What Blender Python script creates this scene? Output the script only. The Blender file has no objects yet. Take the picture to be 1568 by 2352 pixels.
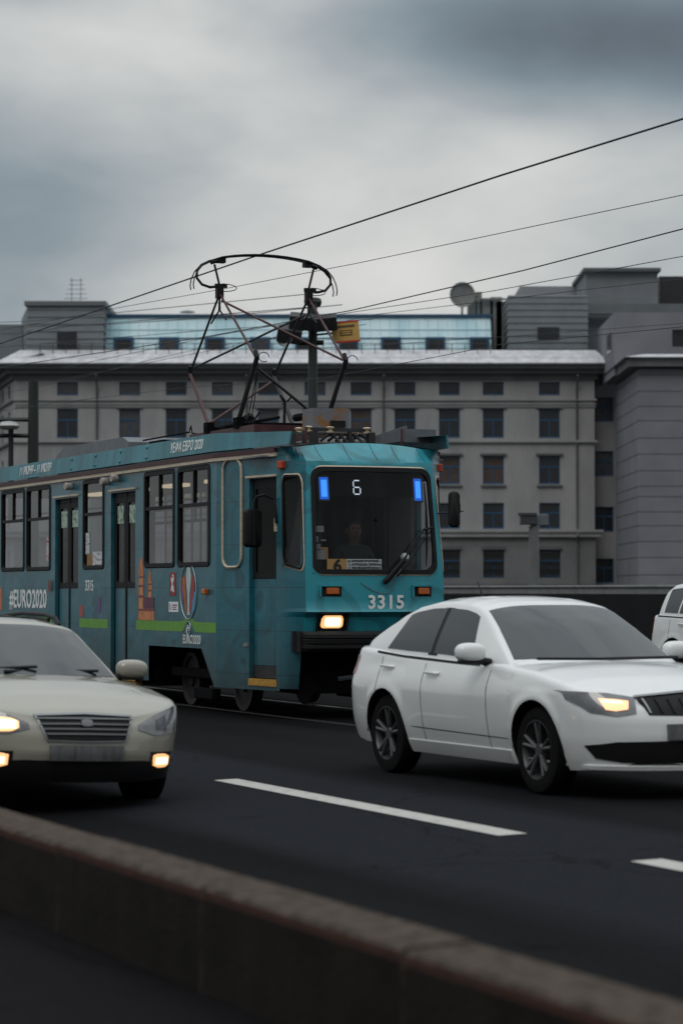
import bpy, bmesh, math, random
from mathutils import Vector, Matrix
R=math.radians; PI=math.pi; C=bpy.context.collection; sc=bpy.context.scene
random.seed(7)
# ------------------------------------------------------------------ camera
F=6000.; PITCH=math.atan(182/F); H=1.5
TH=math.atan(2524/F*math.cos(PITCH))          # heading of the street
AX=Vector((math.sin(TH),-math.cos(TH),0)); BX=Vector((math.cos(TH),math.sin(TH),0)); UP=Vector((0,0,1))
cd=bpy.data.cameras.new('camera'); cam=bpy.data.objects.new('camera',cd); C.objects.link(cam); sc.camera=cam
cd.sensor_fit='HORIZONTAL'; cd.sensor_width=24; cd.lens=24*F/1568; cd.clip_start=.2; cd.clip_end=3000
cam.location=(0,0,H); cam.rotation_euler=(PI/2+PITCH,0,0)
cd.dof.use_dof=True; cd.dof.focus_distance=31; cd.dof.aperture_fstop=2.6
# ------------------------------------------------------------------ sky
sc.view_settings.view_transform='Standard'; sc.view_settings.look='None'
sc.view_settings.exposure=0; sc.view_settings.gamma=1
SUN_EL,SUN_ROT=R(48),R(200)
w=bpy.data.worlds.new('World'); sc.world=w; w.use_nodes=True
nt=w.node_tree; N=nt.nodes; L=nt.links; N.clear()
def nd(t,**k):
    n=N.new(t)
    for a,b in k.items(): setattr(n,a,b)
    return n
def mth(op,a,b=None,c=None,clamp=False):
    n=N.new('ShaderNodeMath'); n.operation=op; n.use_clamp=clamp
    for i,v in enumerate((a,b,c)):
        if v is None: continue
        if isinstance(v,(int,float)): n.inputs[i].default_value=v
        else: L.new(v,n.inputs[i])
    return n.outputs[0]
sky=nd('ShaderNodeTexSky'); sky.sky_type='NISHITA'; sky.sun_disc=False; sky.sun_elevation=SUN_EL; sky.sun_rotation=SUN_ROT; sky.air_density=1.5; sky.dust_density=3
b1=nd('ShaderNodeBackground'); b1.inputs[1].default_value=.08; L.new(sky.outputs[0],b1.inputs[0])
tc=nd('ShaderNodeTexCoord'); sp=nd('ShaderNodeSeparateXYZ'); L.new(tc.outputs['Generated'],sp.inputs[0])
X,Y,Z=sp.outputs
az=mth('ARCTAN2',X,Y); el=mth('ARCSINE',Z)
def noise(sx,sz,scale,det,rough,dist=0,off=0):
    cb=nd('ShaderNodeCombineXYZ'); L.new(mth('MULTIPLY',X,sx),cb.inputs[0]); L.new(mth('MULTIPLY',Z,sz),cb.inputs[2]); L.new(mth('ADD',Y,off),cb.inputs[1])
    n=nd('ShaderNodeTexNoise'); n.inputs['Scale'].default_value=scale; n.inputs['Detail'].default_value=det; n.inputs['Roughness'].default_value=rough; n.inputs['Distortion'].default_value=dist
    L.new(cb.outputs[0],n.inputs['Vector']); return n.outputs[0]
n1=noise(1,1.7,9,4,.5,.6,5.3); n2=noise(1,2.2,22,5,.5,.3,7.7)
def blob(x,y,rx,ry):
    a0=(x-784)/F; e0=(1358-y)/F
    p=mth('POWER',mth('DIVIDE',mth('SUBTRACT',az,a0),rx/F),2); q=mth('POWER',mth('DIVIDE',mth('SUBTRACT',el,e0),ry/F),2)
    return mth('EXPONENT',mth('MULTIPLY',mth('ADD',p,q),-1.0))
v=mth('ADD',.68,mth('MULTIPLY',mth('SUBTRACT',n1,.5),.30)); v=mth('ADD',v,mth('MULTIPLY',mth('SUBTRACT',n2,.5),.24))
for (x,y,rx,ry,am) in [(1500,110,560,150,-.58),(1080,20,300,60,-.12),(-40,560,460,300,-.34),(380,120,520,170,.20),(60,10,160,40,-.08),(880,560,620,260,.12),(760,430,380,160,.07),(700,60,420,70,-.06),(500,680,900,120,.16),(1250,330,300,120,.10),(1700,700,500,150,-.14),(300,60,420,110,.05),(1080,110,420,60,-.10)]:
    v=mth('ADD',v,mth('MULTIPLY',blob(x,y,rx,ry),am))
cr=nd('ShaderNodeValToRGB'); L.new(v,cr.inputs[0]); e=cr.color_ramp; e.interpolation='B_SPLINE'
e.elements[0].position=0; e.elements[0].color=(.085,.098,.118,1); e.elements[1].position=1; e.elements[1].color=(.66,.66,.645,1)
for p,c in ((.35,(.17,.222,.265,1)),(.6,(.33,.365,.387,1)),(.8,(.52,.525,.52,1))):
    q=e.elements.new(p); q.color=c
lift=mth('ADD',1.0,mth('MULTIPLY',mth('SMOOTHSTEP' if False else 'MULTIPLY',mth('MAXIMUM',mth('SUBTRACT',el,.24),0),1.0,clamp=False),2.1))
lift=mth('MINIMUM',lift,2.9)
bk=mth('MULTIPLY',mth('MULTIPLY',mth('MAXIMUM',mth('MULTIPLY',Y,-1),0),mth('MAXIMUM',mth('SUBTRACT',1,Z),0)),1.6,clamp=True)   # unseen sky dimmed behind the camera, added to darken camera-facing sides
lift=mth('MULTIPLY',lift,mth('SUBTRACT',1,mth('MULTIPLY',bk,.5)))
b2=nd('ShaderNodeBackground'); L.new(cr.outputs[0],b2.inputs[0]); L.new(mth('MULTIPLY',lift,1.16),b2.inputs[1])
mx=nd('ShaderNodeMixShader'); mx.inputs[0].default_value=.93; L.new(b1.outputs[0],mx.inputs[1]); L.new(b2.outputs[0],mx.inputs[2])
wo=nd('ShaderNodeOutputWorld'); L.new(mx.outputs[0],wo.inputs[0])
sl=bpy.data.lights.new('sun','SUN'); sun=bpy.data.objects.new('sun',sl); C.objects.link(sun)
sl.energy=.55; sl.angle=R(25); sl.color=(1,.97,.93); sun.rotation_euler=(PI/2-SUN_EL,0,PI-SUN_ROT+PI*0)
sun.rotation_euler=Vector((math.sin(SUN_ROT)*math.cos(SUN_EL),math.cos(SUN_ROT)*math.cos(SUN_EL),math.sin(SUN_EL))).to_track_quat('Z','Y').to_euler()

# ------------------------------------------------------------------ materials
MATS={}
def mat(name,col,rough=.6,metal=0,var=0,vs=3,col2=None,bump=0,bs=30,spec=.5,coat=0,stretch=(1,1,1),emit=None,es=0,th=None):
    if name in MATS: return MATS[name]
    m=bpy.data.materials.new(name); m.use_nodes=True; t=m.node_tree; p=t.nodes['Principled BSDF']; MATS[name]=m
    p.inputs['Base Color'].default_value=(*col,1); p.inputs['Roughness'].default_value=rough; p.inputs['Metallic'].default_value=metal
    p.inputs['Specular IOR Level'].default_value=spec
    if coat: p.inputs['Coat Weight'].default_value=coat; p.inputs['Coat Roughness'].default_value=.04
    tcn=t.nodes.new('ShaderNodeTexCoord'); mp=t.nodes.new('ShaderNodeMapping'); t.links.new(tcn.outputs['Object'],mp.inputs[0]); mp.inputs['Scale'].default_value=stretch
    if var or col2:
        n=t.nodes.new('ShaderNodeTexNoise'); n.inputs['Scale'].default_value=vs; n.inputs['Detail'].default_value=6; n.inputs['Roughness'].default_value=.62
        t.links.new(mp.outputs[0],n.inputs['Vector'])
        r=t.nodes.new('ShaderNodeValToRGB'); t.links.new(n.outputs[0],r.inputs[0])
        c2=col2 or tuple(c*(1-var) for c in col); c1=col if col2 else tuple(min(1,c*(1+var*.5)) for c in col)
        lo,hi=th or (.32,.68)
        r.color_ramp.elements[0].position=lo; r.color_ramp.elements[0].color=(*c2,1); r.color_ramp.elements[1].position=hi; r.color_ramp.elements[1].color=(*c1,1)
        t.links.new(r.outputs[0],p.inputs['Base Color'])
    if bump:
        n=t.nodes.new('ShaderNodeTexNoise'); n.inputs['Scale'].default_value=bs; n.inputs['Detail'].default_value=4; t.links.new(mp.outputs[0],n.inputs['Vector'])
        b=t.nodes.new('ShaderNodeBump'); b.inputs['Strength'].default_value=bump; b.inputs['Distance'].default_value=.02; t.links.new(n.outputs[0],b.inputs['Height']); t.links.new(b.outputs[0],p.inputs['Normal'])
    if emit: p.inputs['Emission Color'].default_value=(*emit,1); p.inputs['Emission Strength'].default_value=es
    return m
def glassmat(name,tint,k=1.0,rough=.02):
    if name in MATS: return MATS[name]
    m=bpy.data.materials.new(name); m.use_nodes=True; t=m.node_tree; t.nodes.clear(); MATS[name]=m
    tr=t.nodes.new('ShaderNodeBsdfTransparent'); tr.inputs[0].default_value=(*tint,1)
    gl=t.nodes.new('ShaderNodeBsdfGlossy'); gl.inputs['Roughness'].default_value=rough
    fr=t.nodes.new('ShaderNodeFresnel'); ge=t.nodes.new('ShaderNodeNewGeometry'); io=t.nodes.new('ShaderNodeMath'); io.operation='MULTIPLY_ADD'; t.links.new(ge.outputs['Backfacing'],io.inputs[0]); io.inputs[1].default_value=-.8333; io.inputs[2].default_value=1.5; t.links.new(io.outputs[0],fr.inputs[0])
    mu=t.nodes.new('ShaderNodeMath'); mu.operation='MULTIPLY'; mu.use_clamp=True; mu.inputs[1].default_value=1.6*k; t.links.new(fr.outputs[0],mu.inputs[0])
    mi=t.nodes.new('ShaderNodeMixShader'); t.links.new(mu.outputs[0],mi.inputs[0]); t.links.new(tr.outputs[0],mi.inputs[1]); t.links.new(gl.outputs[0],mi.inputs[2])
    o=t.nodes.new('ShaderNodeOutputMaterial'); t.links.new(mi.outputs[0],o.inputs[0]); return m
def teal(name,base,swirl=.22,dirt=.35,seams=0):
    """vinyl wrap: faint rings and swirls, grime streaks running down"""
    m=bpy.data.materials.new(name); m.use_nodes=True; t=m.node_tree; p=t.nodes['Principled BSDF']; MATS[name]=m
    nn=t.nodes.new; lk=t.links.new
    p.inputs['Roughness'].default_value=.34; p.inputs['Specular IOR Level'].default_value=.5
    tcn=nn('ShaderNodeTexCoord'); o=tcn.outputs['Object']
    wn=nn('ShaderNodeTexNoise'); wn.inputs['Scale'].default_value=1.3; wn.inputs['Detail'].default_value=1; lk(o,wn.inputs['Vector'])
    ad=nn('ShaderNodeMixRGB'); ad.blend_type='ADD'; ad.inputs[0].default_value=.55; lk(o,ad.inputs[1]); lk(wn.outputs['Color'],ad.inputs[2])
    vo=nn('ShaderNodeTexVoronoi'); vo.inputs['Scale'].default_value=1.25; lk(ad.outputs[0],vo.inputs['Vector'])
    r=nn('ShaderNodeValToRGB'); lk(vo.outputs['Distance'],r.inputs[0]); r.color_ramp.interpolation='LINEAR'
    el=r.color_ramp.elements; el[0].position=0; el[0].color=(1-swirl,)*3+(1,); el[1].position=1; el[1].color=(1,1,1,1)
    for ps,cv in ((.16,1-swirl),(.17,1.12),(.27,1.12),(.28,.97),(.40,.97),(.41,1-swirl*.7),(.5,1-swirl*.7),(.51,1.0)):
        q=el.new(ps); q.color=(cv,cv,cv,1)
    m1=nn('ShaderNodeMixRGB'); m1.blend_type='MULTIPLY'; m1.inputs[0].default_value=1; m1.inputs[1].default_value=(*base,1); lk(r.outputs[0],m1.inputs[2])
    mp=nn('ShaderNodeMapping'); mp.inputs['Scale'].default_value=(7,7,.7); lk(o,mp.inputs[0])
    g=nn('ShaderNodeTexNoise'); g.inputs['Scale'].default_value=1.4; g.inputs['Detail'].default_value=7; g.inputs['Roughness'].default_value=.68; lk(mp.outputs[0],g.inputs['Vector'])
    r2=nn('ShaderNodeValToRGB'); lk(g.outputs[0],r2.inputs[0]); r2.color_ramp.elements[0].position=.5; r2.color_ramp.elements[0].color=(0,0,0,1); r2.color_ramp.elements[1].position=.8; r2.color_ramp.elements[1].color=(dirt,)*3+(1,)
    m2=nn('ShaderNodeMixRGB'); lk(r2.outputs[0],m2.inputs[0]); lk(m1.outputs[0],m2.inputs[1]); m2.inputs[2].default_value=(.075,.085,.085,1)
    sz=nn('ShaderNodeSeparateXYZ'); lk(o,sz.inputs[0]); sk=nn('ShaderNodeMath'); sk.operation='MULTIPLY_ADD'; lk(g.outputs[0],sk.inputs[0]); sk.inputs[1].default_value=-.9; lk(sz.outputs[2],sk.inputs[2])
    mr_=nn('ShaderNodeMapRange'); lk(sk.outputs[0],mr_.inputs[0]); mr_.inputs[1].default_value=-.15; mr_.inputs[2].default_value=.75; mr_.inputs[3].default_value=.75; mr_.inputs[4].default_value=0    # road dirt caked on the skirt
    m4=nn('ShaderNodeMixRGB'); lk(mr_.outputs[0],m4.inputs[0]); lk(m2.outputs[0],m4.inputs[1]); m4.inputs[2].default_value=(.020,.032,.034,1); m2=m4
    lk(m2.outputs[0],p.inputs['Base Color'])
    sx_=nn('ShaderNodeSeparateXYZ'); lk(o,sx_.inputs[0]); cx_=nn('ShaderNodeCombineXYZ'); lk(sx_.outputs[0],cx_.inputs[0]); lk(sx_.outputs[2],cx_.inputs[1])
    br=nn('ShaderNodeTexBrick'); lk(cx_.outputs[0],br.inputs['Vector']); br.offset=0; br.inputs['Scale'].default_value=1; br.inputs['Brick Width'].default_value=1.37; br.inputs['Row Height'].default_value=.515; br.inputs['Mortar Size'].default_value=.006; br.inputs['Mortar Smooth'].default_value=.4
    br.inputs['Color1'].default_value=(1,1,1,1); br.inputs['Color2'].default_value=(.93,.93,.93,1); br.inputs['Mortar'].default_value=(.5,.5,.5,1)
    m3=nn('ShaderNodeMixRGB'); m3.blend_type='MULTIPLY'; m3.inputs[0].default_value=seams; lk(m2.outputs[0],m3.inputs[1]); lk(br.outputs[0],m3.inputs[2]); lk(m3.outputs[0],p.inputs['Base Color'])
    f=nn('ShaderNodeTexNoise'); f.inputs['Scale'].default_value=2.6; f.inputs['Detail'].default_value=3; lk(o,f.inputs['Vector'])
    b=nn('ShaderNodeBump'); b.inputs['Strength'].default_value=.22; b.inputs['Distance'].default_value=.04; lk(f.outputs[0],b.inputs['Height']); lk(b.outputs[0],p.inputs['Normal'])
    return m
M_TEAL=teal('teal_wrap',(.020,.235,.29),.36,.45); M_TEAL_SHADE=teal('teal_wrap_side_shaded',(.0095,.118,.156),.32,.55,1.0)  # second one is the same wrap with the side's shade put into its colour
M_BLACK=mat('black_rubber',(.007,.007,.008),.6,var=.3,vs=9,spec=.25); M_DARK=mat('dark_steel',(.03,.03,.033),.55,.3,var=.4,vs=6)
M_UNDER=mat('underframe',(.004,.004,.005),.9,var=.3,vs=4,spec=.1); M_CREAM=mat('cream_trim',(.52,.44,.33),.5,var=.25,vs=5,stretch=(1,1,6))
M_MAROON=mat('maroon_paint',(.055,.013,.016),.55,var=.4,vs=12); M_WHITE=mat('white_vinyl',(.72,.75,.74),.5,var=.12,vs=20)
M_GREYP=mat('grey_paint',(.115,.125,.14),.55,var=.25,vs=4); M_RUST=mat('rusty_grey',(.13,.14,.155),.7,col2=(.22,.095,.022),vs=6,th=(.40,.52),bump=.3)
M_INS=mat('insulator',(.55,.45,.30),.35,var=.4,vs=18); M_ROOF=mat('roof_sheet',(.10,.11,.115),.6,var=.5,vs=5,bump=.2)
M_AMBER=mat('amber_lens',(.40,.09,.012),.25,var=.2,vs=30); M_RED=mat('red_lens',(.33,.03,.015),.3,var=.2,vs=30)
M_GREEN=mat('green_vinyl',(.11,.30,.03),.5,var=.15,vs=8); M_YEL=mat('yellow_step',(.42,.22,.03),.7,var=.5,vs=25)
M_GLASS=glassmat('window_glass',(.46,.49,.52),.62); M_WGLASS=glassmat('windscreen_glass',(.66,.68,.70),.5)
M_INT=mat('interior_panel',(.16,.165,.17),.7,var=.15,vs=3); M_INTD=mat('cab_dark',(.006,.006,.007),.8,var=.3,vs=5)
M_CURT=mat('curtain',(.004,.0037,.0045),.95,var=.4,vs=3,stretch=(1,12,1)); M_GREYI=mat('cab_grey',(.035,.035,.042),.7,var=.2,vs=3)
M_SILVER=mat('silver_vinyl',(.5,.55,.56),.35,.2,var=.2,vs=10)
M_HEAD=mat('lamp_glow',(.8,.7,.5),.3,emit=(1,.50,.17),es=1.0); M_HEADC=mat('lamp_core',(.9,.85,.7),.3,emit=(1,.80,.48),es=1.7)
M_LAMPG=mat('lamp_housing',(.45,.40,.33),.2,.4,var=.2,vs=30)
M_BLUE=mat('blue_panel',(.01,.06,.25),.4,emit=(.012,.13,.75),es=1.0); M_BLUEC=mat('blue_panel_core',(.02,.15,.6),.4,emit=(.06,.36,1),es=1.25); M_LED=mat('white_segments',(.8,.85,.9),.4,emit=(.75,.85,1),es=.75)
M_WARM=mat('ceiling_strip',(.8,.7,.5),.5,emit=(1,.78,.48),es=.9)

# ------------------------------------------------------------------ mesh helpers
class MB:
    def __init__(s): s.v=[]; s.f=[]; s.m=[]; s.cur=0
    def add(s,vs,fs,M=None):
        o=len(s.v); s.v+=[(M@Vector(p)) if M else Vector(p) for p in vs]; s.f+=[tuple(i+o for i in f) for f in fs]; s.m+=[s.cur]*len(fs); return s
    def box(s,x0,x1,y0,y1,z0,z1,M=None):
        s.add([(x0,y0,z0),(x1,y0,z0),(x1,y1,z0),(x0,y1,z0),(x0,y0,z1),(x1,y0,z1),(x1,y1,z1),(x0,y1,z1)],[(0,3,2,1),(4,5,6,7),(0,1,5,4),(1,2,6,5),(2,3,7,6),(3,0,4,7)],M); return s
    def prism(s,poly,z0,z1,M=None):
        n=len(poly); s.add([(p[0],p[1],z0) for p in poly]+[(p[0],p[1],z1) for p in poly],[tuple(range(n-1,-1,-1)),tuple(range(n,2*n))]+[(i,(i+1)%n,n+(i+1)%n,n+i) for i in range(n)],M); return s
    def tube(s,pts,r,n=8,cap=True):
        pts=[Vector(p) for p in pts]; rs=r if isinstance(r,(list,tuple)) else [r]*len(pts); o=len(s.v); pr=None
        for i,p in enumerate(pts):
            d=(pts[min(i+1,len(pts)-1)]-pts[max(i-1,0)]).normalized()
            if pr is None: a=d.cross(Vector((0,0,1))) if abs(d.z)<.9 else d.cross(Vector((1,0,0)))
            else: a=pr-d*pr.dot(d)
            a.normalize(); pr=a; b=d.cross(a)
            for k in range(n): s.v.append(p+(a*math.cos(2*PI*k/n)+b*math.sin(2*PI*k/n))*rs[i])
        for i in range(len(pts)-1):
            for k in range(n): s.f.append((o+i*n+k,o+i*n+(k+1)%n,o+(i+1)*n+(k+1)%n,o+(i+1)*n+k)); s.m.append(s.cur)
        if cap:
            s.f.append(tuple(o+k for k in range(n-1,-1,-1))); s.f.append(tuple(o+(len(pts)-1)*n+k for k in range(n))); s.m+=[s.cur]*2
        return s
    def lathe(s,prof,n,M=None):   # prof (r,h) about z
        vs=[];fs=[]
        for r,h in prof:
            for k in range(n): vs.append((r*math.cos(2*PI*k/n),r*math.sin(2*PI*k/n),h))
        for i in range(len(prof)-1):
            for k in range(n): fs.append((i*n+k,i*n+(k+1)%n,(i+1)*n+(k+1)%n,(i+1)*n+k))
        s.add(vs,fs,M); return s
    def grid(s,fn,n,m,M=None,flip=False):
        vs=[fn(i/n,j/m) for i in range(n+1) for j in range(m+1)]; g=lambda i,j:i*(m+1)+j
        fs=[(g(i,j),g(i+1,j),g(i+1,j+1),g(i,j+1)) for i in range(n) for j in range(m)]
        if flip: fs=[f[::-1] for f in fs]
        s.add(vs,fs,M); return s
    def ring(s,outer,inner):
        n=len(outer); s.add(list(outer)+list(inner),[(i,(i+1)%n,n+(i+1)%n,n+i) for i in range(n)]); return s
    def build(s,name,m,parent=None,smooth=False,bevel=0,norm=True):
        me=bpy.data.meshes.new(name); me.from_pydata([tuple(p) for p in s.v],[],s.f); me.update()
        ms=m if isinstance(m,(list,tuple)) else [m]
        for q in ms: me.materials.append(q)
        for i,p in enumerate(me.polygons): p.material_index=s.m[i]
        if norm or smooth:
            b=bmesh.new(); b.from_mesh(me)
            if smooth: bmesh.ops.remove_doubles(b,verts=b.verts,dist=.0005)
            bmesh.ops.recalc_face_normals(b,faces=b.faces); b.to_mesh(me); b.free()
        if smooth: me.shade_smooth(); me.set_sharp_from_angle(angle=R(38 if smooth is True else smooth))
        o=bpy.data.objects.new(name,me); C.objects.link(o); o.parent=parent
        if bevel:
            q=o.modifiers.new('bevel','BEVEL'); q.width=bevel; q.segments=2; q.limit_method='ANGLE'; q.angle_limit=R(40); q.harden_normals=False
        return o
def tag(o,label=None,cat=None,group=None,kind=None):
    if label: o['label']=label
    if cat: o['category']=cat
    if group: o['group']=group
    if kind: o['kind']=kind
    return o
def empty(name,loc,rz=0,rx=0):
    o=bpy.data.objects.new(name,None); C.objects.link(o); o.location=loc; o.rotation_euler=(rx,0,rz); o.empty_display_size=.3; return o
def W(s,B,z): return AX*s+BX*B+UP*z            # street coordinates -> world
def at(x,y,B):                                  # photo point on the vertical street-parallel plane B
    dx=x-784; dz=1176-y; r=Vector((dx,F*math.cos(PITCH)-dz*math.sin(PITCH),F*math.sin(PITCH)+dz*math.cos(PITCH)))
    return Vector((0,0,H))+r*(B/r.dot(BX))
def far(x,y,D):
    dx=x-784; dz=1176-y; r=Vector((dx,F*math.cos(PITCH)-dz*math.sin(PITCH),F*math.sin(PITCH)+dz*math.cos(PITCH)))
    return Vector((0,0,H))+r*(D/r.y)
def rrect(x0,x1,z0,z1,r,n=5):                   # rounded rectangle outline, 4*(n+1) points
    out=[]
    for cx,cz,a0 in ((x1-r,z1-r,0),(x0+r,z1-r,90),(x0+r,z0+r,180),(x1-r,z0+r,270)):
        for k in range(n+1):
            a=R(a0+90*k/n); out.append((cx+r*math.cos(a),cz+r*math.sin(a)))
    return out
def text(name,body,size,mt,parent,M,ext=.002,bold=0,align='CENTER',sx=1.0,track=1.0):
    cu=bpy.data.curves.new(name,'FONT'); cu.body=body; cu.size=size; cu.extrude=ext; cu.offset=bold; cu.align_x=align; cu.align_y='CENTER'; cu.resolution_u=3; cu.space_character=track
    o=bpy.data.objects.new(name+'_c',cu); C.objects.link(o); dg=bpy.context.evaluated_depsgraph_get(); me=bpy.data.meshes.new_from_object(o.evaluated_get(dg)); bpy.data.objects.remove(o)
    me.transform(M@Matrix.Diagonal((sx,1,1,1))); me.materials.clear(); me.materials.append(mt); me.name=name
    q=bpy.data.objects.new(name,me); C.objects.link(q); q.parent=parent; return q

# ================================================================== SETTING
STREET=empty  # (street frame helpers below)
def street_sheet(name,Bs,zs,s0,s1,m,ns=40):
    mb=MB(); 
    for i in range(len(Bs)-1):
        mb.grid(lambda u,v,i=i:W(s0+(s1-s0)*u,Bs[i]+(Bs[i+1]-Bs[i])*v,zs[i]+(zs[i+1]-zs[i])*v),ns,2)
    o=mb.build(name,m,smooth=True); 
    b=bmesh.new(); b.from_mesh(o.data)
    for f in b.faces:
        if f.normal.z<0: f.normal_flip()
    b.to_mesh(o.data); b.free(); return tag(o,kind='structure')
def asphalt(name,c1,c2,band=None):
    m=bpy.data.materials.new(name); m.use_nodes=True; t=m.node_tree; p=t.nodes['Principled BSDF']; nn=t.nodes.new; lk=t.links.new
    tcn=nn('ShaderNodeTexCoord'); mp=nn('ShaderNodeMapping'); lk(tcn.outputs['Object'],mp.inputs[0]); mp.inputs['Rotation'].default_value=(0,0,PI/2-TH); 
    mp2=nn('ShaderNodeMapping'); lk(mp.outputs[0],mp2.inputs[0]); mp2.inputs['Scale'].default_value=(.12,1.1,1)
    n=nn('ShaderNodeTexNoise'); n.inputs['Scale'].default_value=1.0; n.inputs['Detail'].default_value=5; lk(mp2.outputs[0],n.inputs['Vector'])
    r=nn('ShaderNodeValToRGB'); lk(n.outputs[0],r.inputs[0]); r.color_ramp.elements[0].position=.35; r.color_ramp.elements[0].color=(*c2,1); r.color_ramp.elements[1].position=.65; r.color_ramp.elements[1].color=(*c1,1)
    n2=nn('ShaderNodeTexNoise'); n2.inputs['Scale'].default_value=55; n2.inputs['Detail'].default_value=3; lk(tcn.outputs['Object'],n2.inputs['Vector'])
    src=r.outputs[0]
    if band:     # strip of newer, bluish asphalt along the lane line
        d=nn('ShaderNodeVectorMath'); d.operation='DOT_PRODUCT'; lk(tcn.outputs['Object'],d.inputs[0]); d.inputs[1].default_value=tuple(BX)
        wv=nn('ShaderNodeMath'); wv.operation='MULTIPLY_ADD'; lk(n.outputs[0],wv.inputs[0]); wv.inputs[1].default_value=.7; lk(d.outputs['Value'],wv.inputs[2])
        rb=nn('ShaderNodeMapRange'); lk(wv.outputs[0],rb.inputs[0]); rb.inputs[1].default_value=0; rb.inputs[2].default_value=20
        cr_=nn('ShaderNodeValToRGB'); lk(rb.outputs[0],cr_.inputs[0]); el_=cr_.color_ramp.elements; el_[0].position=(band[0]+.35-.25)/20; el_[0].color=(0,0,0,1); el_[1].position=(band[0]+.35+.25)/20; el_[1].color=(1,1,1,1)
        q=el_.new((band[1]+.35-.15)/20); q.color=(1,1,1,1); q=el_.new((band[1]+.35+.15)/20); q.color=(.12,.12,.12,1)
        mb_=nn('ShaderNodeMixRGB'); lk(cr_.outputs[0],mb_.inputs[0]); lk(src,mb_.inputs[1]); mb_.inputs[2].default_value=(*band[2],1); src=mb_.outputs[0]
    mx=nn('ShaderNodeMixRGB'); mx.blend_type='MULTIPLY'; mx.inputs[0].default_value=.75; lk(src,mx.inputs[1])
    r2=nn('ShaderNodeValToRGB'); lk(n2.outputs[0],r2.inputs[0]); r2.color_ramp.elements[0].position=.3; r2.color_ramp.elements[0].color=(.45,.45,.45,1); r2.color_ramp.elements[1].position=.72; r2.color_ramp.elements[1].color=(1.5,1.5,1.5,1)
    lk(r2.outputs[0],mx.inputs[2])
    vo=nn('ShaderNodeTexVoronoi'); vo.feature='DISTANCE_TO_EDGE'; vo.inputs['Scale'].default_value=.33; 
    wn=nn('ShaderNodeTexNoise'); wn.inputs['Scale'].default_value=2.2; wn.inputs['Detail'].default_value=4; lk(tcn.outputs['Object'],wn.inputs['Vector'])
    ad=nn('ShaderNodeMixRGB'); ad.blend_type='ADD'; ad.inputs[0].default_value=.5; lk(tcn.outputs['Object'],ad.inputs[1]); lk(wn.outputs['Color'],ad.inputs[2]); lk(ad.outputs[0],vo.inputs['Vector'])
    r3=nn('ShaderNodeValToRGB'); lk(vo.outputs['Distance'],r3.inputs[0]); r3.color_ramp.elements[0].position=0; r3.color_ramp.elements[0].color=(.35,.35,.35,1); r3.color_ramp.elements[1].position=.008; r3.color_ramp.elements[1].color=(1,1,1,1)
    mx2=nn('ShaderNodeMixRGB'); mx2.blend_type='MULTIPLY'; mx2.inputs[0].default_value=.8; lk(mx.outputs[0],mx2.inputs[1]); lk(r3.outputs[0],mx2.inputs[2])
    lk(mx2.outputs[0],p.inputs['Base Color']); p.inputs['Roughness'].default_value=.92; p.inputs['Specular IOR Level'].default_value=.04
    b=nn('ShaderNodeBump'); b.inputs['Strength'].default_value=.5; b.inputs['Distance'].default_value=.008; lk(n2.outputs[0],b.inputs['Height']); lk(b.outputs[0],p.inputs['Normal']); return m
M_ROAD=asphalt('asphalt',(.0072,.0076,.0086),(.0038,.0039,.0044),(5.75,8.15,(.0135,.0148,.0190))); M_TRACK=asphalt('track_asphalt',(.006,.006,.007),(.0035,.0035,.004))
M_PAVE=asphalt('pavement_asphalt',(.0085,.007,.0085),(.0045,.004,.0045))
def zroad(B): return -.033*(7.3-B) if B<7.3 else 0
g=MB(); g.grid(lambda u,v:(-600+1200*u,-200+1700*v,-.35),12,17); o=g.build('ground',mat('far_ground',(.05,.05,.05),.9,var=.3,vs=.2)); tag(o,kind='structure')
street_sheet('road',[3.2,7.3,10.8],[zroad(3.2),0,0],-260,60,M_ROAD,80)
street_sheet('tram_track_bed',[10.8,17.6],[0,0],-260,60,M_TRACK,80)
street_sheet('far_road',[17.6,29.6],[0,0],-260,60,M_ROAD,80)
street_sheet('pavement',[-12,3.02],[.14,.14],-60,30,M_PAVE,60)
# rails
M_RAIL=mat('rail_steel',(.10,.095,.09),.35,.8,var=.4,vs=5)
for B0,lab in ((12.2,'steel tram rails of the track under the teal tram'),(15.7,'steel tram rails of the empty track beyond the tram')):
    root=empty('tram_track',W(-100,B0,0)); tag(root,lab,'rails',group='tram tracks set into the road')
    root.rotation_euler=(0,0,math.atan2(AX.y,AX.x))
    for d in (-.762,.762):
        mb=MB(); mb.box(-160,160,d-.035,d+.035,-.05,.012); mb.box(-160,160,d+.045,d+.06,-.05,.009); mb.build('rail',M_RAIL,root)
# lane markings
M_PAINT=mat('road_paint',(.42,.41,.385),.8,col2=(.20,.195,.185),vs=9,th=(.28,.46),bump=.2,bs=60)
mb=MB()
for k in range(-12,6):
    s0=-19.55+k*6.75-(0 if k<1 else 0)
    mb.grid(lambda u,v,s0=s0:W(s0+5.1*u,7.12+.2*v,.006 if 7.12+.2*v>7.3 else .006-.033*(7.3-7.12-.2*v)),12,1)
o=mb.build('lane_marking',M_PAINT); tag(o,kind='structure')
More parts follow.
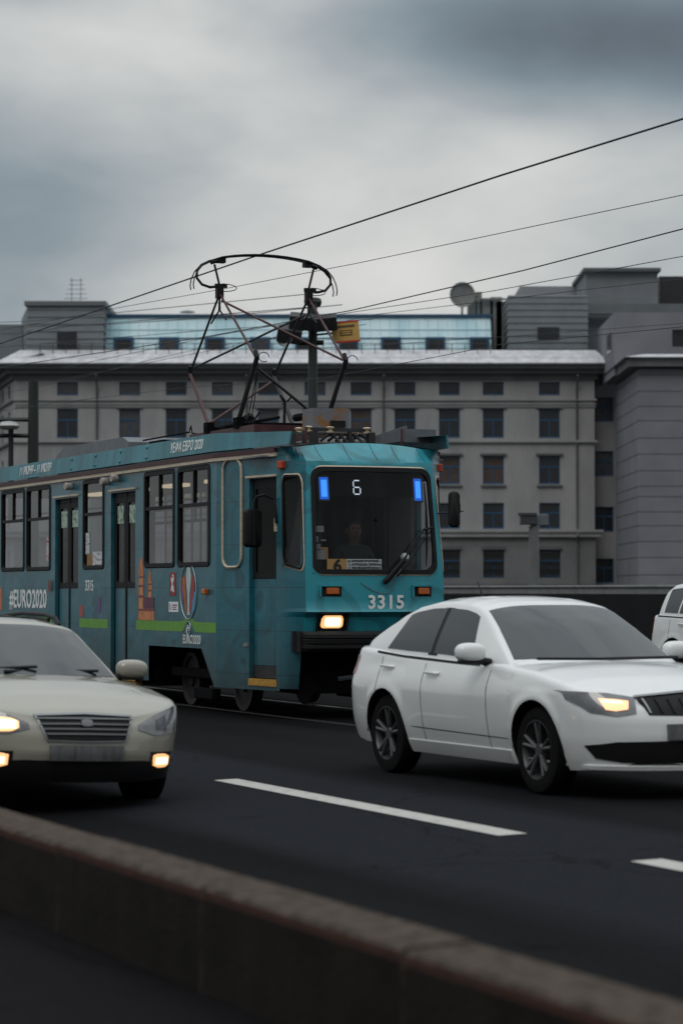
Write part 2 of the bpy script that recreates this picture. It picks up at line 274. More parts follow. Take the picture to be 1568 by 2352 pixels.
# near granite wall
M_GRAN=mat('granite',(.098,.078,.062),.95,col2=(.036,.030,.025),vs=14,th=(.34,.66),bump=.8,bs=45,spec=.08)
M_GRAN_SHADE=mat('granite_face_shaded',(.016,.013,.011),.95,col2=(.008,.007,.006),vs=5,bump=.4,bs=40,spec=.1)  # darker granite copy: shade of the pavement-side face painted into its colour
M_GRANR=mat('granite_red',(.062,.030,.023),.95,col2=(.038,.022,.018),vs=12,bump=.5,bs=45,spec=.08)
root=empty('granite_wall',W(-9.6,3.13,0),math.atan2(AX.y,AX.x)); tag(root,'low granite block wall between the pavement and the road, in the foreground','wall')
x=-26.0; i=0
bl=[1.7+.04*math.sin(k*2.3) for k in range(26)]
for k,lw in enumerate(bl):
    x0=x+.012; x1=x+lw-.012; dz=.004*math.sin(k*1.7); mb=MB()
    yy=-.155; e=.022
    prof=[(-.12,-.1),(-.12,.455+dz),(-.117,.482+dz),(-.105,.497+dz),(.10,.505+dz),(.117,.49+dz),(.12,.46+dz),(.12,-.35)]
    n=len(prof); vs=[(x0,p[0],p[1]) for p in prof]+[(x1,p[0],p[1]) for p in prof]
    mb.add(vs,[tuple(range(n)),tuple(range(2*n-1,n-1,-1))]); 
    for q in range(n):
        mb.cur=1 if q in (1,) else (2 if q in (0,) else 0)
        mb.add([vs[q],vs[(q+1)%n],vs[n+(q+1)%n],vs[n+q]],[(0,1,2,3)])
    mb.build('granite_block',[M_GRAN,M_GRANR,M_GRAN_SHADE],root,smooth=30); x+=lw
# far bridge parapet
root=empty('bridge_parapet',W(-60,30,0),math.atan2(AX.y,AX.x)); tag(root,'dark bridge parapet with a pale top rail, beyond the far lanes','parapet')
M_PAR=mat('parapet_dark',(.007,.007,.008),.8,var=.4,vs=1.2,spec=.2); M_PART=mat('parapet_top',(.16,.165,.165),.6,var=.3,vs=2)
mb=MB(); mb.box(-180,90,-.12,.12,-.3,1.42); mb.build('parapet_wall',M_PAR,root)
mb=MB(); mb.box(-180,90,-.14,.14,1.58,1.64); mb.box(-180,90,-.10,.10,1.421,1.58); mb.build('top_rail',M_PART,root,bevel=.02)

# ================================================================== BUILDINGS
M_WALL=mat('stucco',(.335,.33,.33),.9,col2=(.235,.235,.24),vs=.35,th=(.3,.7),stretch=(1.6,1.6,.6)); M_WALLD=mat('rusticated_stone',(.19,.19,.192),.9,col2=(.145,.146,.15),vs=.6)
M_CORN=mat('cornice_stone',(.12,.122,.128),.9,var=.2,vs=.6); M_TIN=mat('tin_flashing',(.50,.50,.52),.6,.0,var=.3,vs=.8,stretch=(2,1,1))
M_SIDE=mat('grey_siding',(.155,.175,.19),.7,var=.15,vs=.8); M_BROOF=mat('blue_metal_roof',(.36,.56,.62),.5,0,col2=(.52,.68,.72),vs=.25,stretch=(1.6,1,.1),th=(.42,.6))
M_BTRIM=mat('blue_trim',(.012,.07,.15),.6,var=.2,vs=3); M_WING=mat('grey_stone_cladding',(.195,.198,.22),.85,col2=(.155,.158,.18),vs=.4)
M_PANE=mat('dark_pane',(.02,.023,.029),.12,var=.3,vs=1.5); M_PANE2=mat('curtained_pane',(.065,.067,.075),.25,var=.5,vs=2.5,stretch=(4,1,1)); M_PANE3=mat('orange_blind_pane',(.07,.05,.043),.3,var=.3,vs=2)
M_SHAD=mat('dark_recess',(.05,.05,.052),.9)
FY=195.
def PX(x,D=FY): return (x-784)*D/F
def PZ(y,D=FY): return H+(1358-y)*D/F
def holed(mb,x0,x1,z0,z1,y,holes,dep=.28,flip=False):
    xs=sorted({x0,x1}|{h[0] for h in holes}|{h[1] for h in holes}); zs=sorted({z0,z1}|{h[2] for h in holes}|{h[3] for h in holes})
    for i in range(len(xs)-1):
        for j in range(len(zs)-1):
            cx=(xs[i]+xs[i+1])/2; cz=(zs[j]+zs[j+1])/2
            if any(h[0]<cx<h[1] and h[2]<cz<h[3] for h in holes): continue
            mb.add([(xs[i],y,zs[j]),(xs[i+1],y,zs[j]),(xs[i+1],y,zs[j+1]),(xs[i],y,zs[j+1])],[(0,1,2,3)])
    for a,b,c,d in holes:
        mb.add([(a,y,c),(b,y,c),(b,y,d),(a,y,d),(a,y+dep,c),(b,y+dep,c),(b,y+dep,d),(a,y+dep,d)],[(0,4,5,1),(1,5,6,2),(2,6,7,3),(3,7,4,0)])
def window(par,a,b,c,d,y,pm,transom=True,M=None,sill=True):
    fr=MB(); t=.08
    for q in ((a,b,c,c+.13),(a,b,d-t,d),(a,a+t,c+.13,d-t),(b-t,b,c+.13,d-t)): fr.box(q[0],q[1],y-.05,y+.03,q[2],q[3],M)
    if transom:
        h=c+(d-c)*.62; fr.box(a+t,b-t,y-.045,y+.025,h-.06,h+.06,M); fr.box((a+b)/2-.04,(a+b)/2+.04,y-.04,y+.02,c+.13,h-.06,M)
    w_=fr.build('window',M_BTRIM,par)
    g=MB(); g.box(a+t/2,b-t/2,y-.0,y+.012,c+.05,d-t/2,M); g.build('pane',pm,w_)
    return w_
main=empty('apartment_building',(0,0,0)); tag(main,'long grey apartment building with white cornice and pale blue attic roof, behind the tram','building')
cols=[154,297,404,510,616,723,829,930,1032,1133,1262]
rows=[(16.15,17.15,'s'),(12.95,15.15,'n'),(9.5,11.6,'n'),(6.15,8.1,'n'),(2.5,4.55,'n')]
holes=[]; ww=.78
for x in cols:
    cx=PX(x)
    for c,d,_ in rows: holes.append((cx-ww,cx+ww,c,d))
mb=MB(); up=[h for h in holes if h[2]>5.5]; lo=[h for h in holes if h[2]<5.5]
holed(mb,-24.4,18.9,5.4,19,FY,up); mb.add([(18.9,FY,0),(18.9,FY,19),(18.9,FY+2,19),(18.9,FY+2,0)],[(0,1,2,3)]); mb.build('wall',M_WALL,main,norm=False)
mb=MB(); zc=-.3
while zc<5.35:
    z2=min(zc+.57,5.38); hs=[(a,b,max(c,zc),min(d,z2)) for a,b,c,d in lo if c<z2 and d>zc]
    holed(mb,-24.4,18.95,zc+.03,z2,FY-.12,hs,.4); mb.box(-24.4,18.9,FY-.1,FY,zc-.001,zc+.03) if not hs else None; zc=z2
mb.build('rusticated_base',M_WALLD,main,norm=False)
mb=MB(); holed(mb,-24.4,18.95,-.3,5.4,FY-.02,lo,.3); mb.build('base_joints',M_SHAD,main,norm=False)
pr=random.Random(3)
for i,(a,b,c,d) in enumerate(holes):
    pm=M_PANE
    q=pr.random()
    if q<.3: pm=M_PANE2
    if abs(c-9.5)<.01 and any(abs((a+b)/2-PX(v))<.1 for v in (1032,1133)): pm=M_PANE3
    if abs(c-12.95)<.01 and abs((a+b)/2-PX(829))<.1: pm=M_PANE3
    window(main,a,b,c,d,FY+.2,pm,c<16)
def bands(mb,x0,x1,y,lst):
    for z0,z1,o_ in lst: mb.box(x0-o_,x1+o_,y-o_,y,z0,z1)
mb=MB()   # mouldings, each butting the next
bands(mb,-24.4,18.9,FY-.001,[(17.35,17.75,.25),(17.75,18.1,.7),(18.1,18.3,1.1),(18.3,18.42,1.25)]); mb.build('cornice',M_CORN,main)
mb=MB(); bands(mb,-24.4,18.9,FY-.001,[(15.75,15.9,.16),(15.45,15.55,.12),(15.28,15.36,.1),(12.62,12.78,.22),(5.55,5.9,.45),(5.9,6.08,.6)]); mb.build('string_course',M_WALL,main)
mb=MB()
for x in cols[1:]:
    cx=PX(x); mb.box(cx-1.0,cx+1.0,FY-.16,FY-.002,15.18,15.27); mb.box(cx-1.0,cx+1.0,FY-.2,FY-.002,11.66,11.8); mb.box(cx-.95,cx+.95,FY-.18,FY-.002,9.32,9.44)
for x in cols: cx=PX(x); mb.box(cx-.9,cx+.9,FY-.3,FY-.125,4.62,4.8)
mb.build('window_hood',M_CORN,main)
for x in (222,566,881,1325):
    mb=MB(); cx=PX(x); mb.tube([(cx,FY-.9,17.6),(cx,FY-.5,17.2),(cx,FY-.12,16.7),(cx,FY-.12,6.2),(cx,FY-.75,5.6),(cx,FY-.28,5.1),(cx,FY-.28,0)],.085,8); mb.build('drainpipe',M_CORN,main,smooth=True)
mb=MB(); y0,y1=FY-1.35,FY+2.2    # sloping tin skirt roof over the cornice
mb.add([(-25.7,y0,18.43),(20.0,y0,18.43),(19.2,y1,19.1),(-24.3,y1,19.1),(-25.7,y0,18.5),(20.0,y0,18.5),(19.2,y1,19.75),(-24.3,y1,19.75)],[(4,5,6,7),(0,1,5,4),(1,2,6,5),(3,0,4,7),(0,3,2,1)]); 
mb.build('eaves_roof',M_TIN,main)
mb=MB()  # blue attic
ya,yb=FY+3.5,FY+5.2; za,zb_=19.0,22.6
xa,xb=PX(237,198.5),PX(1130,198.5)
mb.add([(xa,ya,za),(xb,ya,za),(xb,yb,zb_),(xa,yb,zb_),(xa,yb+9,zb_),(xb,yb+9,zb_),(xa,yb+9,za),(xb,yb+9,za)],[(0,1,2,3),(3,2,5,4),(0,3,4,6),(1,7,5,2)])
rf=mb.build('attic_roof',M_BROOF,main)
def slope_y(z): return ya+(yb-ya)*(z-za)/(zb_-za)
mb=MB()
for k in range(40):
    x=xa+(xb-xa)*(k+.5)/40; mb.tube([(x,slope_y(za)-.02,za),(x,slope_y(zb_)-.02,zb_)],.03,4)
mb.box(xa,xb,slope_y(21.55)-.06,slope_y(21.55)+.1,21.5,21.58); mb.build('roof_seam',M_BROOF,rf)
mb=MB(); mb.box(xa-.1,xb+.15,yb-.25,yb+.1,zb_-.02,zb_+.17); mb.build('blue_ridge',M_BTRIM,rf)
mb=MB(); mb.box(xa,xb,slope_y(20.9)-.1,slope_y(20.9)+.1,20.82,20.9); mb.build('blue_line',M_BTRIM,rf)
for x in (282,387,492,597,700,800,898,1000,1102):
    cx=PX(x,198.5); mb=MB(); mb.box(cx-.75,cx+.75,ya-.25,ya+1.5,19.0,20.85); d_=mb.build('dormer',M_BTRIM,main)
    mb=MB(); mb.box(cx-.55,cx+.55,ya-.29,ya-.253,19.3,20.65); mb.build('dormer_pane',M_PANE2 if x%2 else M_PANE,d_)
def siding(name,x0,x1,y0,y1,z0,z1,m,parent,pitch=.36,opening=None):
    mb=MB(); z=z0
    while z<z1-.01:
        zt=min(z+pitch,z1)
        mb.add([(x0-.07,y0-.07,z),(x1+.07,y0-.07,z),(x1+.07,y1,z),(x0-.07,y1,z),(x0,y0,zt),(x1,y0,zt),(x1,y1,zt),(x0,y1,zt)],[(0,1,5,4),(1,2,6,5),(3,0,4,7),(0,3,2,1),(4,5,6,7)]); z=zt
    return mb.build(name,m,parent)
D=197.5; t_=siding('stair_tower',PX(62,D),PX(235,D),D,D+10,19.0,PZ(700,D),M_SIDE,main,.55)
mb=MB(); mb.box(PX(62,D)-.25,PX(235,D)+.25,D-.25,D+10,PZ(700,D),PZ(690,D)); mb.build('tower_roof',mat('dark_roof_edge',(.12,.13,.135),.6),t_)
mb=MB(); mb.box(PX(130,D),PX(175,D),D-.12,D-.075,19.1,PZ(760,D)); mb.build('tower_door',M_PANE,t_)
mb=MB(); mb.add([(PX(62,D),D-.01,19),(PX(62,D),D-.01,PZ(700,D)),(PX(30,D)-.4,D+8,PZ(706,D)),(PX(30,D)-.4,D+8,19)],[(0,1,2,3)]); mb.box(PX(-200,D),PX(28,D),D+6,D+14,18,PZ(752,D)+.9); mb.build('tower_flank',M_SIDE,t_)
mb=MB()
for k in range(3): mb.tube([(PX(95,D),D-1.3,19.35+.4*k),(PX(1125,D),D-1.3,19.35+.4*k)],.03,5)
for k in range(36):
    x=PX(95,D)+(PX(1125,D)-PX(95,D))*k/35; mb.tube([(x,D-1.3,18.7),(x,D-1.3,20.15)],.03,5)
mb.build('roof_railing',M_DARK,main)
mb=MB(); ax=PX(167,D); az_=PZ(690,D)
for dx in (-.35,.35): mb.tube([(ax+dx,D+2,az_),(ax+dx,D+2,az_+2.0)],.035,5)
for k in range(5): mb.tube([(ax-.9+.1*k,D+2,az_+.45+.35*k),(ax+.9-.1*k,D+2,az_+.45+.35*k)],.03,5)
mb.build('roof_antenna',mat('antenna_metal',(.25,.26,.27),.5,.5),main)
mb=MB(); mb.lathe([(.0,0),(.55,.12),(.62,.2)],16,Matrix.Translation((PX(413,D),D+9,PZ(716,D+9)))@Matrix.Rotation(PI,4,'X')@Matrix.Translation((0,0,-.2))); mb.build('roof_vent',M_SIDE,main)
# left flank of the building turning away
c0=Vector((-24.4,FY,0)); c1=Vector((-24.4-7.2,FY+30,0)); dv=(c1-c0); ln=dv.length; dv.normalize()
Mf=Matrix.Translation(c0)@Matrix(((-dv.x,-dv.y,0,0),(-dv.y,dv.x,0,0),(0,0,1,0),(0,0,0,1)))
Mf=Matrix.Translation(c0)@Matrix.Rotation(math.atan2(-dv.y,-dv.x),4,'Z')
mb=MB(); hs=[]; M2=Mf
def addM(fn):
    q=MB(); fn(q); mb.add(q.v,q.f,M2)
hs=[(x-.7,x+.7,c,d) for x in (-4,-8.5,-13,-18,-24) for c,d,_ in rows]
addM(lambda q:holed(q,-ln,0,-.3,19,0,hs)); mb.build('flank_wall',M_WALL,main,norm=False)
for a,b,c,d in hs: window(main,a,b,c,d,.2,M_PANE,c<16,M2,False)
mb=MB(); 
for z0,z1,o_ in [(17.35,17.75,.25),(17.75,18.1,.7),(18.1,18.42,1.2),(15.75,15.9,.16),(12.62,12.78,.22),(5.55,6.08,.45)]: mb.box(-ln,-.0,-o_,-.001,z0,z1,M2)
mb.build('flank_cornice',M_CORN,main)
mb=MB(); mb.add([(-ln,-1.3,18.43),(.0,-1.3,18.43),(0,2.2,19.4),(-ln,2.2,19.4)],[(0,1,2,3)],M2); mb.build('flank_eaves_roof',M_TIN,main)
# recess between the two buildings
hs=[(PX(1387,197)-.72,PX(1387,197)+.72,PZ(b,197),PZ(a,197)) for a,b in ((912,968),(1036,1094),(1164,1222),(1283,1340))]
mb=MB(); holed(mb,18.95,22.5,-.3,PZ(820,197),FY+2,hs); mb.build('recess_wall',M_WALL,main,norm=False)
for a,b,c,d in hs: window(main,a,b,c,d,FY+2.2,M_PANE2 if c>9 else M_PANE)
mb=MB(); mb.box(18.9,22.5,FY+1.4,FY+1.998,PZ(838,197),PZ(821,197)); mb.build('recess_cornice',M_CORN,main)
# attic blocks on the right
D=199.; s_=siding('attic_block',PX(1168,D),PX(1350,D),D,D+20,19,PZ(676,D),M_SIDE,main,.5)
mb=MB(); mb.box(PX(1235,D),PX(1285,D),D-.12,D-.075,PZ(778,D),PZ(750,D)); mb.build('attic_window',M_PANE,s_)
mb=MB(); mb.box(PX(1195,215),PX(1325,215),215,222,19,PZ(655,215)); mb.build('attic_block',mat('grey_attic',(.24,.25,.27),.8,var=.15,vs=.5),main)
D=206.; mb=MB(); mb.box(PX(1347,D),PX(1512,D),D,D+10,19,PZ(622,D)); bq=mb.build('attic_block',mat('grey_block',(.18,.195,.21),.8,var=.2,vs=.4),main)
mb=MB(); mb.box(PX(1340,D),PX(1518,D),D-.5,D+10,PZ(622,D),PZ(614,D)); mb.build('block_roof',mat('dark_roof_edge2',(.09,.10,.105),.6),bq)
mb=MB(); mb.box(PX(1338,D),PX(1640,D),D-2,D-.01,19,PZ(702,D)); mb.box(PX(1324,D),PX(1460,D),D-3,D-2.3,PZ(728,D),PZ(722,D)); mb.build('lower_block',mat('grey_block3',(.13,.145,.155),.8,var=.2,vs=.4),main)
mb=MB(); mb.box(PX(1516,214),PX(1600,214),214,220,PZ(700,214),PZ(632,214)); mb.build('roof_plant',M_DARK,main)
mb=MB()
mb.lathe([(.0,0),(.8,.15),(1.0,.4)],18,Matrix.Translation((PX(1062,203),203,PZ(676,203)))@Matrix.Rotation(PI/2,4,'X')); mb.tube([(PX(1062,203),203.3,PZ(676,203)),(PX(1062,203),203.3,20)],.1,6)
for k,(x,y0_,wd) in enumerate(((1085,676,.35),(1100,668,.25),(1118,685,.5),(1140,680,.45),(1155,690,.5))): mb.box(PX(x,204)-wd,PX(x,204)+wd,204,205,20,PZ(y0_,204))
mb.box(PX(1075,204),PX(1160,204),203.5,203.8,PZ(688,204),PZ(684,204)); mb.build('roof_chimney',mat('chimney_grey',(.20,.195,.19),.9,var=.3,vs=1),main)
# right wing: nearer building with clad wall
wing=empty('stone_clad_building',(0,0,0)); tag(wing,'dark grey stone clad building with horizontal joints, at the right edge','building')
D=180.; xl=PX(1466,D); mb=MB()
js=sorted([PZ(y,D) for y in (860,897,932,965,1005,1042,1080,1116,1140,1175,1207,1243,1280,1320)]); zc=-.3
for zj in js+[PZ(845,D)]:
    if zj-zc<.15: continue
    mb.box(xl,xl+14,D,D+1,zc,zj-.05); mb.box(xl+.06,xl+14,D+.06,D+1,zj-.05,zj); mb.box(xl+.02,xl+1,D+1.002,D+14.9,zc,zj-.05); zc=zj
mb.build('cladding',M_WING,wing)
mb=MB(); mb.box(xl+.08,xl+14,D+1,D+14.8,-.3,PZ(845,D)); mb.build('wall_core',M_SHAD,wing)
mb=MB(); mb.box(xl-.7,xl+14,D-.7,D+14.5,PZ(842,D),PZ(822,D)); mb.build('cornice',M_CORN,wing)
mb=MB(); mb.add([(xl-1.0,D-1,PZ(821,D)),(xl+14,D-1,PZ(821,D)),(xl+14,D+2,PZ(806,D)),(xl+.6,D+2,PZ(806,D)),(xl+.6,D+15,PZ(806,D)),(xl-1,D+15,PZ(821,D))],[(0,1,2,3),(0,3,4,5)]); mb.build('eaves_roof',M_TIN,wing)
D2=187.; mb=MB(); hs=[(PX(1545,D2),PX(1575,D2),PZ(795,D2),PZ(755,D2))]
holed(mb,PX(1412,D2),PX(1640,D2),17,PZ(716,D2),D2,hs); mb.add([(PX(1412,D2),D2,17),(PX(1412,D2),D2,PZ(716,D2)),(PX(1412,D2),D2+12,PZ(716,D2)),(PX(1412,D2),D2+12,17)],[(0,1,2,3)])
mb.add([(PX(1412,D2),D2,PZ(716,D2)),(PX(1640,D2),D2,PZ(716,D2)),(PX(1640,D2),D2+12,PZ(716,D2)),(PX(1412,D2),D2+12,PZ(716,D2))],[(0,1,2,3)]); mb.build('attic_storey',M_WING,wing,norm=False)
mb=MB(); mb.box(PX(1545,D2),PX(1575,D2),D2+.25,D2+.3,PZ(795,D2),PZ(755,D2)); mb.build('window',M_PANE,wing); mb=MB(); mb.box(PX(1412,D2)-.03,PX(1412,D2)-.005,D2+2,D2+5,PZ(800,D2),PZ(755,D2)); mb.build('window',M_PANE,wing)

# ================================================================== TRAM (local: x forward, y away from camera, z up)
S0=-35.5; tram=empty('tram',W(S0,12.2,0),math.atan2(AX.y,AX.x))
tag(tram,'teal tram with raised pantograph and lit headlamps, number 3315 on its front','tram')
HW=1.25; XB=-29.98-S0; X1=-28.45-S0; X2=-28.0-S0; XR=-43.2-S0
def ysid(x):
    if x<=XB: return HW
    if x<=X1: return HW+(1.02-HW)*(x-XB)/(X1-XB)
    return 1.02+(.88-1.02)*min(1,(x-X1)/(X2-X1))
RK=[(.3,-.22),(.8,-.12),(1.2,-.03),(1.26,.05),(1.30,.02),(1.62,0),(2.0,-.03),(2.98,-.16),(3.02,-.17),(3.2,-.42)]
def lerp(tab,x):
    if x<=tab[0][0]: return tab[0][1]
    for (a,p),(b,q) in zip(tab,tab[1:]):
        if x<=b: return p+(q-p)*(x-a)/(b-a)
    return tab[-1][1]
def nar(z): return 0 if z<1.7 else .075*(z-1.7)/1.3
def front(y,z,d=0):          # point on the rounded nose
    w_=.88-nar(z); f=min(1,abs(y)/w_); return Vector((X2+lerp(RK,z)+.09*(1-f**2.2)+d,y,z+(.05*(1-f*f)*(z-3.02)/.18 if z>3.02 else 0)))
def cham(u,z,sg,d=0):        # corner panel between door post and nose
    xa,ya=X1,1.02; w_=.88-nar(z); xb=X2+lerp(RK,z)*1.0; x=xa+(xb-xa)*u; y=ya+(w_-ya)*u
    bul=.02*math.sin(PI*u)
    return Vector((x+d*.3+bul*.3,sg*(y+d*.9+bul),z))
def side(x,z,sg,d=0): return Vector((x,sg*(ysid(x)+d),z))
# --- side walls
DOORS=[(-34.18,-33.12),(-36.84,-35.70),(-42.9,-41.8)]
WINS=[(-32.75,-31.52),(-31.42,-30.2),(-35.47,-34.48),(-39.78,-38.46),(-38.36,-37.07),(-41.5,-40.1)]
def wallgrid(mb,sg,xs,zs,skip):
    for i in range(len(xs)-1):
        for j in range(len(zs)-1):
            cx=(xs[i]+xs[i+1])/2; cz=(zs[j]+zs[j+1])/2
            if skip(cx,cz): continue
            for (za,zb) in ([(zs[j],zs[j+1])]):
                mb.add([side(xs[i],za,sg),side(xs[i+1],za,sg),side(xs[i+1],zb,sg),side(xs[i],zb,sg)],[(0,1,2,3)])
for sg in (-1,1):
    wh=[(a-S0+.02,b-S0-.02,1.82,3.05) for a,b in WINS]; dh=[(a-S0,b-S0,.3,2.84) for a,b in DOORS] if sg<0 else []
    if sg>0: wh+=[(a-S0+.02,b-S0-.02,1.82,3.05) for a,b in ((-34.2,-33.1),(-36.84,-35.75))]
    cab=[(-29.17-S0,-28.53-S0,.42,2.84)]
    arch=[(-32.55-S0,-30.52-S0,.3,.79),(-41.2-S0,-39.0-S0,.3,.79)]
    allh=wh+dh+cab+arch
    xs=sorted({XR,XB,X1,-30.0-S0}|{h[0] for h in allh}|{h[1] for h in allh}|{XR+.5*k for k in range(1,26) if XR+.5*k<XB}); zs=sorted({.33,.79,1.0,1.3,1.55,1.82,2.84,3.05,3.2}|{.42})
    mb=MB(); wallgrid(mb,sg,xs,zs,lambda x,z:any(h[0]<x<h[1] and h[2]<z<h[3] for h in allh) or (-30.52<x+S0<-29.98 and z<.79))
    p=[(-30.52-S0,.79),(XB,.79),(XB,.33),(-30.05-S0,.33)]
    mb.add([side(x,z,sg) for x,z in p],[(0,1,2,3)])
    for a,b,c,d in wh+dh+cab:   # reveals
        ex=-.06; q=[(a,c),(b,c),(b,d),(a,d)]
        for k in range(4):
            k2=(k+1)%4; mb.add([side(*q[k],sg),side(*q[k2],sg),side(*q[k2],sg,ex),side(*q[k],sg,ex)],[(0,1,2,3)])
    # corner panel with narrow window opening
    zs2=[.36,.6,.8,1.0,1.2,1.26,1.30,1.45,1.62,1.79,1.95,2.3,2.6,2.86,2.98,3.02,3.12,3.2]; us=[0,.14,.3,.5,.7,.84,1]
    for i in range(6):
        for j in range(len(zs2)-1):
            if 1<=i<=4 and 1.78<=zs2[j]<2.86: continue
            mb.add([cham(us[i],zs2[j],sg),cham(us[i+1],zs2[j],sg),cham(us[i+1],zs2[j+1],sg),cham(us[i],zs2[j+1],sg)],[(0,1,2,3)])
    sw=mb.build('side_wall',M_TEAL_SHADE,tram,norm=False)
# --- nose
mb=MB(); zs=[.80,.95,1.1,1.2,1.23,1.26,1.30,1.4,1.5,1.6,1.70,1.9,2.1,2.3,2.5,2.7,2.95,2.98,3.02,3.08,3.14,3.2]
fy=[-1,-.9]+[(-.8+.1*k) for k in range(17)]+[.9,1]
WZ0,WZ1=1.70,2.95
def wsx(z): return .80-.03*(z-1.7)/1.25
for j in range(len(zs)-1):
    for i in range(len(fy)-1):
        za,zb=zs[j],zs[j+1]; wa,wb=.88-nar(za),.88-nar(zb)
        if WZ0<=za<WZ1-.01 and 1<=i<=len(fy)-3: continue
        mb.add([front(fy[i]*wa,za),front(fy[i+1]*wa,za),front(fy[i+1]*wb,zb),front(fy[i]*wb,zb)],[(0,1,2,3)])
# fill between the rectangular gap and the rounded windscreen opening
n=8
def wsr(r,grow):   # rounded outline in (y,z)
    o=[]
    for (y,z) in rrect(-1,1,WZ0-grow,WZ1+grow,r,n):
        zz=(z-(WZ0))/(WZ1-WZ0); hw=wsx(z)+grow; 
        o.append((y,z,hw))
    return o
def outline(g_,r,d):
    pts=[]
    for cx,cz,a0 in ((1,1,0),(-1,1,90),(-1,-1,180),(1,-1,270)):
        for k in range(n+1):
            a=R(a0+90*k/n); z=(WZ1+g_-r if cz>0 else WZ0-g_+r)+r*math.sin(a); hw=wsx(z)+g_; y=cx*(hw-r)+r*math.cos(a); pts.append((y,z))
    res=[]
    for i in range(len(pts)):   # densify
        a=pts[i]; b=pts[(i+1)%len(pts)]; ln=math.hypot(a[0]-b[0],a[1]-b[1]); kk=max(1,int(ln/.12))
        for k in range(kk): t=k/kk; res.append((a[0]+(b[0]-a[0])*t,a[1]+(b[1]-a[1])*t))
    return res
oo=outline(.0,.13,0)
def torect(y,z):
    cy,cz=0,(WZ0+WZ1)/2; hy=(.88-nar(z))*.9; hz=(WZ1-WZ0)/2; dy,dz=y-cy,z-cz
    k=min(hy/abs(dy) if abs(dy)>1e-6 else 9e9,hz/abs(dz) if abs(dz)>1e-6 else 9e9); return (dy*k,min(WZ1,max(WZ0,cz+dz*k)))
mb.ring([front(*torect(y,z)) for y,z in oo],[front(y,z) for y,z in oo])
nose=mb.build('nose_panel',M_TEAL,tram,smooth=35,norm=False)
# roof cap + roof
mb=MB(); 
def rooffn(u,v):
    x=XR+(X2-.42-XR)*u; yy=(-1+2*v); w_=ysid(x)-(.075 if x>X1-.4 else 0)*max(0,min(1,(x-X1+.4)/.4)); return Vector((x,yy*w_,3.2+.05*(1-yy*yy)))
mb.grid(rooffn,40,12)
mb.add([front(-.76,3.2),front(.76,3.2),front(.76,3.2)+Vector((-.5,0,.02)),front(-.76,3.2)+Vector((-.5,0,.02))],[(0,1,2,3)])
mb.build('roof',M_ROOF,tram,smooth=True)
mb=MB()
for y in (-.28,.06,.34,-.62,.7): mb.tube([front(y,3.19,.003),front(y,3.1,.004),front(y+.02,3.03,.004)],.003,4)
mb.tube([front(-.62,3.03,.003),front(-.62,2.96,.003)],.003,4)
mb.build('cap_seam',M_DARK,nose)
# windscreen: gasket, white edge, glass
def loop(mbx,oa,ob,da,db):
    mbx.ring([front(y,z,da) for y,z in oa],[front(y,z,db) for y,z in ob])
mb=MB(); A_=outline(.0,.13,0); pairs=[]
def off(pts,d):   # inset towards the centre
    return [(y-math.copysign(min(abs(y),d*abs(y)/.8),y), z-(z-2.325)/.625*d) for y,z in pts]
mb.cur=1; loop(mb,off(A_,-.018),off(A_,-.004),.004,.012)
mb.cur=0; loop(mb,off(A_,-.004),off(A_,.05),.014,.014); loop(mb,off(A_,.05),off(A_,.055),.014,-.02)
mb.build('windscreen_gasket',[M_BLACK,M_CREAM],tram,norm=False)
mb=MB(); ins=off(A_,.045); nI=len(ins); cen=[(0+.0*y,2.325) for y,z in ins]
def sc_(k): return [(y*k,2.325+(z-2.325)*k) for y,z in ins]
for k0,k1 in ((1,.75),(.75,.5),(.5,.25),(.25,.02)): mb.ring([front(y,z,-.004) for y,z in sc_(k0)],[front(y,z,-.004) for y,z in sc_(k1)])
mb.build('windscreen',M_WGLASS,tram,smooth=True)
# narrow corner windows
for sg in (-1,1):
    def cw(g_,r,d,sg=sg):
        o=[]
        for u,z in rrect(.14-g_,.84+g_,1.74-g_*.6,2.84+g_*.6,r,5): 
            uu=u+(.10*(1-(z-1.72)/1.1) if u>.5 else .04*(1-(z-1.72)/1.1)); o.append(cham(min(.98,uu),z+(.10*(1-u) if z<2.0 else 0),sg,d))
        return o
    mb=MB(); mb.cur=1; mb.ring(cw(.06,.15,.004),cw(.035,.14,.012)); mb.cur=0; mb.ring(cw(.035,.14,.012),cw(-.01,.12,.012)); mb.ring(cw(-.01,.12,.012),cw(-.02,.12,-.03))
    cg=mb.build('corner_window',[M_BLACK,M_CREAM],tram,norm=False)
    mb=MB(); q=cw(-.015,.12,-.01); mb.add(q,[tuple(range(len(q)))]); mb.build('corner_glass',M_WGLASS,cg)
# side windows
def swin(a,b,sg,style=0):
    a-=S0; b-=S0; z0,z1=1.80,3.07; P=lambda r,g_,d:[side(x,z,sg,d) for x,z in rrect(a-g_,b+g_,z0-g_,z1+g_,r,4)]
    mb=MB(); mb.ring(P(.07,.0,.001),P(.065,-.012,.014)); mb.ring(P(.065,-.012,.014),P(.04,-.06,.014)); mb.ring(P(.04,-.06,.014),P(.04,-.065,-.04))
    y=sg*(HW+.006); ys=sorted((y,y-sg*.04)); zt=2.58
    mb.box(a+.06,b-.06,*ys,zt-.022,zt+.022)
    if style: xm=(a+b)/2; mb.box(xm-.014,xm+.014,*ys,zt+.022,z1-.06)
    f=mb.build('side_window',M_BLACK,tram,norm=False)
    mb=MB(); y=sg*(HW-.02); mb.add([(a+.05,y,z0+.05),(b-.05,y,z0+.05),(b-.05,y,z1-.05),(a+.05,y,z1-.05)],[(0,1,2,3)]); mb.build('window_pane',M_GLASS,f)
    return f
sws={}
for k,(a,b) in enumerate(WINS): sws[k]=swin(a,b,-1,k!=2); swin(a,b,1,1)
